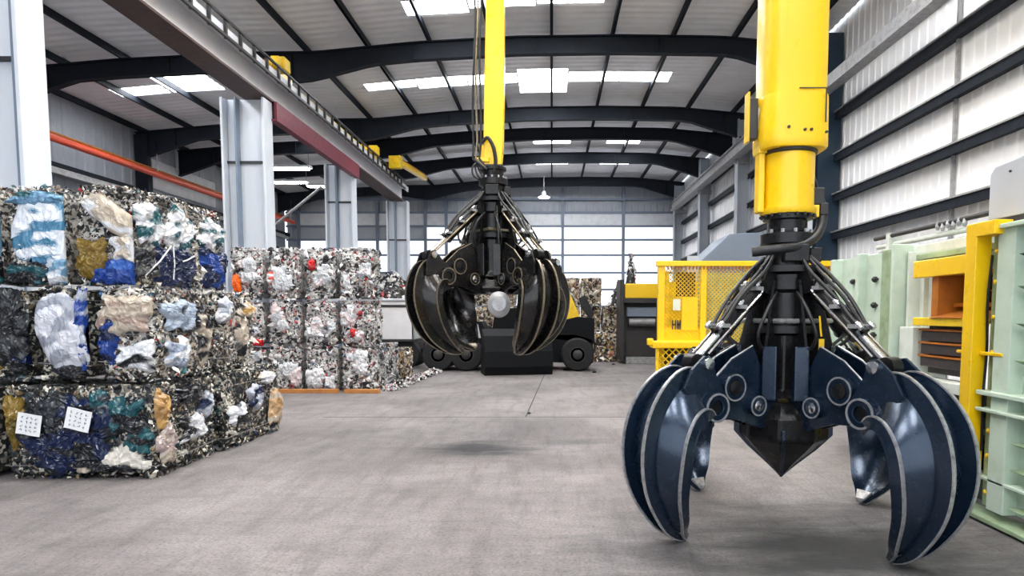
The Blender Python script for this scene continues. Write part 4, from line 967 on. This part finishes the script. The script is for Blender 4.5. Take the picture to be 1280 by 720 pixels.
G('lower_void', 'dark', [(PX + .12, PX + .2, 5.0, 6.9, .1, 1.06), (PX + .0, PX + .14, 5.72, 6.8, .86, .9), (PX + .02, PX + .14, 5.72, 6.8, .62, .66)])
G('lower_ledge', 'dgreen', [(PX - .08, PX + .12, 5.72, 6.9, .7, .76)])
G('lower_skirt', 'dpanel', [(PX - .02, PX + .1, 5.72, 6.9, .4, .58)])
# right hand ribbed section
G('ribbed_panel', 'green', [(PX + .06, PX + .1, 2.6, 5.5, .12, 2.52)])
G('panel_column', 'green', [(PX - .06, PX + .08, 5.22, 5.42, .12, 2.5)])
G('panel_column', 'green', [(PX - .06, PX + .08, 4.2, 4.36, .12, 2.5)])
G('panel_column', 'dgreen', [(PX + .0, PX + .08, 5.5, 5.56, .12, 2.5)])
G('top_flange', 'green', [(PX - .1, PX + .1, 2.6, 5.5, 2.5, 2.54)])
G('long_rail', 'green', [(PX - .1, PX + .1, 2.6, 5.56, 1.1, 1.14)]); G('long_rail', 'green', [(PX - .1, PX + .1, 2.6, 5.56, .96, .99)])
G('base_rail', 'dgreen', [(PX - .12, PX + .12, 2.6, 6.4, .02, .06)]); G('base_rail', 'green', [(PX - .06, PX + .1, 2.6, 6.4, .36, .39)])
for z in (2.28, 2.02, 1.72, 1.42, .74, .52, .2):
    for (a, b) in ((4.9, 5.2), (4.4, 4.9)):
        m = MB(); m.prism([(0, 0), (-.12, 0), (0, -.05)], (.06, (a + b) / 2 - 6.4, z), (1, 0, 0), (0, 0, 1), (0, 1, 0), b - a - .06); m.build('gusset', M['dgreen' if z < 2.1 else 'dark'], o)
    m = MB(); m.lathe([(.022, 0), (.022, .03), (.01, .04)], (-.0, 5.62 - 6.4 - .14, z + .05), (-1, 0, 0), 6); m.build('fitting', M['yellow2'], o)
m = MB(); m.tube(catmull([(-.02, -.86, 2.3), (-.05, -.87, 1.9), (-.03, -.86, 1.5), (-.05, -.87, 1.1), (-.03, -.85, .6)], 6), .012, 6); m.build('control_cable', M['hose'], o, smooth=True)
G('top_plate', 'dgreen', [(PX + .05, 5.3, 5.3, 8.6, 2.36, 2.42)]); 
# hopper plate above
m = MB(); pts = [(-2.6, 2.62), (.36, 2.62), (.36, 3.02), (.30, 3.08), (-2.6, 3.24)]
m.prism(pts, (PX + .1, 5.4, 0), (0, 1, 0), (0, 0, 1), (1, 0, 0), .05)
hp_ = m.build('hopper_plate', M['greyp'], bevel=.01); tag(hp_, 'flat blue grey hopper plate standing on top of the green baler at the right edge', 'plate')
for (y, z, r_) in ((5.24, 2.78, .022), (5.27, 3.06, .018), (5.26, 3.0, .02), (5.05, 3.12, .014), (5.5, 3.0, .01)):
    m = MB(); m.lathe([(r_, 0), (r_, .012), (r_ * .6, .016)], (PX + .075, y, z), (-1, 0, 0), 10); m.build('bolt_hole', M['dark'], hp_)
m = MB(); m.bb(PX + .08, PX + .14, 2.8, 5.7, 2.54, 2.62); m.build('hopper_foot', M['dark'], hp_)
# bundled pipes behind the baler top
o = empty('pipe_run', (5.5, 8.0, 2.9), 0, 'pale and black pipes running above the green casing along the right wall', 'pipes')
for k, (dx, dz, r_, mt) in enumerate(((0, .16, .035, 'dark'), (.05, .02, .04, 'pale'), (.1, -.1, .05, 'galv'))):
    m = MB(); m.cyl((dx, -1.9, dz), (dx, 3.0, dz), r_, 12); m.build('pipe', M[mt], o, smooth=True)
for y in (-1.5, 2.5):
    m = MB(); m.bb(-.06, .18, y - .04, y + .04, -2.9, .2); m.build('pipe_stand', M['pale'], o)
# valves cluster
for k in range(6): m = MB(); m.lathe([(.02, -.05), (.035, 0), (.02, .06)], (-.02, .6 + k * .12, .1 + .03 * (k % 2)), (0, 0, 1), 8); m.build('valve', M['galv'], o)

# ------------------------------------------------------------------ yellow mesh cage
CY = 13.6
o = empty('yellow_guard_cage', (0, CY, 0), 0, 'yellow mesh guard cage with ledge and lattice base behind the near grapple', 'cage')
def cx_(px, d=CY): return P(px, 392, d)[0]
def cz_(py, d=CY): return P(700, py, d)[1]
x0, x1, x2, x3 = cx_(822), cx_(878), cx_(936), cx_(1050)
zt2, zb2 = cz_(333), cz_(428)
def C(name, mat, x0, x1, y0, y1, z0, z1, bev=.01):
    m = MB(); m.bb(x0, x1, y0 - CY, y1 - CY, z0, z1); return m.build(name, M[mat], o, bevel=bev)
C('post', 'yellow', x0, x0 + .14, CY - .05, CY + .09, 0.0, zt2)
C('post', 'yellow', x1 - .05, x1 + .07, CY - .05, CY + .07, zb2, zt2)
C('post', 'yellow', x2 - .05, x2 + .05, CY, CY + .07, zb2, zt2)
C('post', 'yellow', x3 - .1, x3, CY - .02, CY + .07, 0, zt2)
C('post', 'yellow', cx_(1002), cx_(1008), CY - .4, CY - .3, 0, zt2 + .0)
C('top_rail', 'yellow', x0 - .04, x3, CY - .09, CY + .09, zt2, zt2 + .11)
C('kick_plate', 'yellow', x0, x1 - .05, CY + .0, CY + .04, zb2, zb2 + .3)
C('solid_panel', 'yellow', cx_(852), cx_(872), CY - .03, CY + .02, zb2 + .25, cz_(372))
C('mesh_sheet', 'yellow2', x0 + .14, cx_(836), CY + .01, CY + .04, zb2 + .3, zt2 - .1)
C('brown_panel', 'brown', cx_(845), cx_(869), CY + .02, CY + .05, cz_(371), zt2 - .12)
C('backing_panel', 'dgreen', x1, x3, CY + .5, CY + .54, .6, zt2 - .1)
C('backing_panel', 'yellow2', x0 + .2, x1, CY + .5, CY + .54, .9, zt2 - .3)
def mesh_panel(xa, xb, za, zb_, y, pitch=.085, r_=.008, mat='yellow2'):
    m = MB(); w_, h = xb - xa, zb_ - za; n = int((w_ + h) / pitch)
    for k in range(1, n):
        c = k * pitch
        a = (min(c, w_), max(0, c - w_)); b = (max(0, c - h), min(c, h))
        m.tube([(xa + a[0], y, za + a[1]), (xa + b[0], y, za + b[1])], r_, 4)
        m.tube([(xb - a[0], y + .012, za + a[1]), (xb - b[0], y + .012, za + b[1])], r_, 4)
    p = m.build('mesh_panel', M[mat], o); return p
mesh_panel(x0 + .14, x1 - .05, zb2 + .1, zt2, -.0)
mesh_panel(x1 + .07, x2 - .05, zb2, zt2, .0)
mesh_panel(x2 + .05, x3 - .1, zb2, zt2, .0)
# small sign with two dark marks
C('sign_plate', 'pale', cx_(841), cx_(850), CY - .02, CY - .0, cz_(388), cz_(374), 0)
m = MB()
for k, (px, py) in enumerate(((842, 406), (848, 406))):
    x, z = P(px, py, CY)
    m.bb(x - .04, x - .02, -.05, -.035, z - .1, z + .1); m.bb(x + .02, x + .04, -.05, -.035, z - .1, z + .1); m.bb(x - .04, x + .04, -.05, -.035, z - .01, z + .02)
    if k: m.bb(x - .01, x + .01, -.05, -.035, z - .1, z + .06)
m.build('stencil_marks', M['dark'], o)
C('ledge', 'yellow', cx_(812), x1 + .1, CY - .5, CY, zb2 - .1, zb2 + .04, .02)
C('ledge_lip', 'yellow', cx_(806), cx_(812) + .02, CY - .45, CY - .3, zb2 - .04, zb2 + .1, .02)
C('base_box', 'dark', x0 + .1, x3 - .1, CY + .1, CY + .5, .05, zb2)
C('leg', 'yellow2', cx_(816), cx_(820), CY - .45, CY - .38, 0, zb2 - .1)
mm = mesh_panel(cx_(820), x1, .3, zb2 - .1, -.42, .14, .014)
# spiked fringe under the rails
m = MB(); n = 46
for k in range(n):
    x = x0 + .2 + (x3 - x0 - .4) * k / n; m.bb(x - .012, x + .012, -.07, -.04, zt2 - .07, zt2)
m.build('rail_studs', M['orange'], o)['kind'] = 'stuff'

# blue-grey box machine above / behind the cage
o = empty('blue_grey_hopper', (4.6, 16.4, 0), 0, 'blue grey sheet metal hopper rising behind the yellow cage', 'hopper')
z1 = P(900, 291, 16)[1]
xl_, xr_ = P(868, 391, 16)[0], P(1012, 300, 16)[0]
m = MB(); m.prism([(xl_ - 4.6, 2.2), (xr_ - 4.6, 2.2), (xr_ - 4.6, z1 + .1), (xl_ - 4.6 + .9, z1), (xl_ - 4.6 + .1, z1 - .75), (xl_ - 4.6, z1 - .8)], (0, .6, 0), (1, 0, 0), (0, 0, 1), (0, 1, 0), 1.6); m.build('hopper_body', M['bgrey'], o, bevel=.02)
m = MB(); m.bb(xl_ - 4.6 - .16, xl_ - 4.6 + .12, -.25, -.2, 2.1, z1 - .55); m.build('pale_edge', M['greyp'], o)
m = MB(); m.bb(xl_ - 4.5, xr_ - 4.7, .0, 1.2, 0, 2.2); m.build('hopper_base', M['dark'], o, bevel=.02)

# ------------------------------------------------------------------ far baler with yellow hood
FY = 23.2
o = empty('far_baler', (0, FY, 0), 0, 'dark grey baler with a yellow hood left of the yellow cage', 'baler')
fx = lambda px: P(px, 392, FY)[0]; fz = lambda py: P(700, py, FY)[1]
def D(name, mat, a, b, c, d, y0, y1, bev=.01):
    m = MB(); m.bb(fx(a), fx(b), y0, y1, max(0, fz(c)), fz(d)); return m.build(name, M[mat], o, bevel=bev)
D('hood', 'yellow', 780, 822, 373, 355, -.3, 1.0, .03)
D('hood_lip', 'dark', 778, 822, 379, 373, -.4, 1.0)
D('body', 'dark', 779, 826, 446, 379, .1, 1.2, .02)
D('roller_cover', 'bgrey', 783, 820, 396, 384, -.15, .1, .03)
D('lower_cover', 'dark', 785, 820, 408, 398, -.15, .1, .03)
D('side_plate', 'dark', 774, 779, 450, 350, -.3, 1.0)
D('plinth', 'galv', 782, 828, 455, 446, -.3, 1.0)
m = MB(); m.cyl((fx(786), -.1, fz(402)), (fx(818), -.1, fz(402)), .12, 14); m.build('roller', M['galv'], o, smooth=True)

# ------------------------------------------------------------------ white skip lorry behind the stacks
SY = 20.4
o = empty('skip_lorry', (-5.3, SY, 0), 0, 'white bodied lorry between the second stack and the hanging grapple', 'lorry')
def S(name, mat, x0, x1, y0, y1, z0, z1, bev=.02):
    m = MB(); m.bb(x0 + 5.3, x1 + 5.3, y0 - SY, y1 - SY, z0, z1); return m.build(name, M[mat], o, bevel=bev)
xr2 = P(517, 400, SY)[0]
S('body_side', 'lorrywhite', -6.8, xr2, SY, SY + .08, .98, 2.2); S('body_side', 'white', -6.8, xr2, SY + 1.9, SY + 1.98, .98, 2.2)
S('tail_board', 'white', xr2 - .08, xr2, SY, SY + 1.98, .98, 2.2); S('body_floor', 'dark', -6.8, xr2, SY, SY + 1.98, .9, .98)
S('head_board', 'white', -6.8, -6.72, SY, SY + 1.98, .98, 2.4)
S('dark_strip', 'dark', -6.8, xr2 + .01, SY - .03, SY, 2.0, 2.08); S('cap_rail', 'white', -6.8, xr2 + .04, SY - .06, SY + .1, 2.2, 2.28)
S('chassis', 'dark', -6.8, xr2, SY + .4, SY + 1.6, .6, .9)
for x in (-6.1, -4.75):
    for y in (SY + .1, SY + 1.6):
        m = MB(); m.lathe([(.2, 0), (.46, .02), (.5, .08), (.5, .24), (.46, .3), (.2, .3)], (x + 5.3, y - SY, .5), (0, 1, 0), 28); w_ = m.build('wheel', M['tyre'], o, smooth=True)
        m = MB(); m.lathe([(.05, 0), (.2, .02), (.24, .0)], (x + 5.3, y - SY - .01, .5), (0, 1, 0), 20); m.build('wheel_rim', M['galv'], w_, smooth=True)
hs = heap('scrap_load', [(-5.9, SY + 1, .82, 2.1), (-5.25, SY + 1, .78, 2.2)], 'mound of white and red scrap heaped in the white lorry body', 'scrap', 'white', .07, 700, 1)
hs.location = (0, 0, 1.0)

# ------------------------------------------------------------------ black wheel loader under the hanging grapple
LY = 20.0
o = empty('wheel_loader', (-2.2, LY, 0), 0, 'dark navy wheeled loader on the floor beyond the hanging grapple', 'vehicle')
def Lb(name, mat, pts, y, t, bev=.02, parent=None):
    """side profile given as photo-scale (x,z) metres, extruded in depth"""
    m = MB(); m.prism(pts, (2.2, y - LY + t / 2, 0), (1, 0, 0), (0, 0, 1), (0, 1, 0), t); return m.build(name, M[mat], parent or o, bevel=bev)
q = lambda px, py, d=LY: (P(px, py, d)[0], max(.02, P(px, py, d)[1]))
Lb('chassis', 'soot', [q(530, 452), q(530, 428), q(560, 420), q(720, 418), q(742, 425), q(742, 455), q(600, 452)], LY + .3, 1.4)
Lb('engine_hood', 'soot', [q(560, 425), q(566, 404), q(600, 402), q(612, 425)], LY + .3, 1.4)
Lb('grille', 'greyp', [q(571, 423), q(574, 406), q(596, 405), q(600, 423)], LY + .25, .05)
Lb('cab', 'soot', [q(612, 425), q(618, 386), q(660, 384), q(676, 400), q(690, 425)], LY + .3, 1.3)
Lb('rear_body', 'soot', [q(690, 425), q(696, 404), q(722, 396), q(744, 398), q(744, 430)], LY + .3, 1.4)
Lb('yellow_panel', 'yellow2', [q(706, 400), q(704, 372), q(714, 368), q(726, 396)], LY + .5, .5)
Lb('boom_arm', 'black', [q(724, 372), q(732, 368), q(744, 392), q(740, 400), q(728, 386)], LY + .4, .3)
wx = [q(548, 440)[0], q(583, 440)[0], q(722, 440)[0]]
for k, x in enumerate(wx):
    for y in (.0, 1.5):
        m = MB(); r_ = .52; m.lathe([(.22, 0), (r_ - .05, .02), (r_, .1), (r_, .3), (r_ - .05, .38), (.22, .38)], (x + 2.2, y - .1, r_), (0, 1, 0), 28); w_ = m.build('wheel', M['tyre'], o, smooth=True)
        m = MB(); m.lathe([(.04, -.02), (.12, .0), (.22, .06), (.24, .02)], (x + 2.2, y - .12, r_), (0, 1, 0), 20); m.build('wheel_rim', M['dark'] , w_, smooth=True)
        for j in range(16):
            pass
# bucket lying in front on the floor
m = MB(); d0 = 18.6
prof = [(1., 0), (.1, .0), (.0, .25), (.03, .7), (.25, 1.15), (.75, 1.35), (.85, 1.25), (.4, 1.0), (.2, .6), (.2, .2), (1.0, .06)]
o2 = empty('loader_bucket', (-.95, d0, 0), .22, 'big dark blue black bucket resting on the floor beneath the hanging grapple', 'bucket')
m.prism(prof, (0, 0, 0), (0, 1, 0), (0, 0, 1), (1, 0, 0), 1.95); m.build('bucket_shell', M['soot'], o2, bevel=.02)
for s_ in (-1, 1):
    m = MB(); m.prism([(1.1, 0), (.1, 0), (.0, .25), (.03, .7), (.25, 1.15), (.75, 1.35)], (s_ * .98, 0, 0), (0, 1, 0), (0, 0, 1), (1, 0, 0), .06); m.build('bucket_cheek', M['soot'], o2, bevel=.01)
for k in range(6):
    m = MB(); m.prism([(1.22, 0), (.95, 0), (.95, .08)], (-.9 + k * .36, 0, 0.0), (0, 1, 0), (0, 0, 1), (1, 0, 0), .1); m.build('tooth', M['worn'], o2)


# ------------------------------------------------------------------ view
scn.view_settings.view_transform = 'Standard'; scn.view_settings.look = 'None'
scn.view_settings.gamma = 1; scn.view_settings.use_curve_mapping = False
scn.view_settings.exposure = 0.44
scn.cycles.max_bounces = 6; scn.cycles.diffuse_bounces = 4; scn.cycles.glossy_bounces = 3
scn.cycles.sample_clamp_indirect = 6
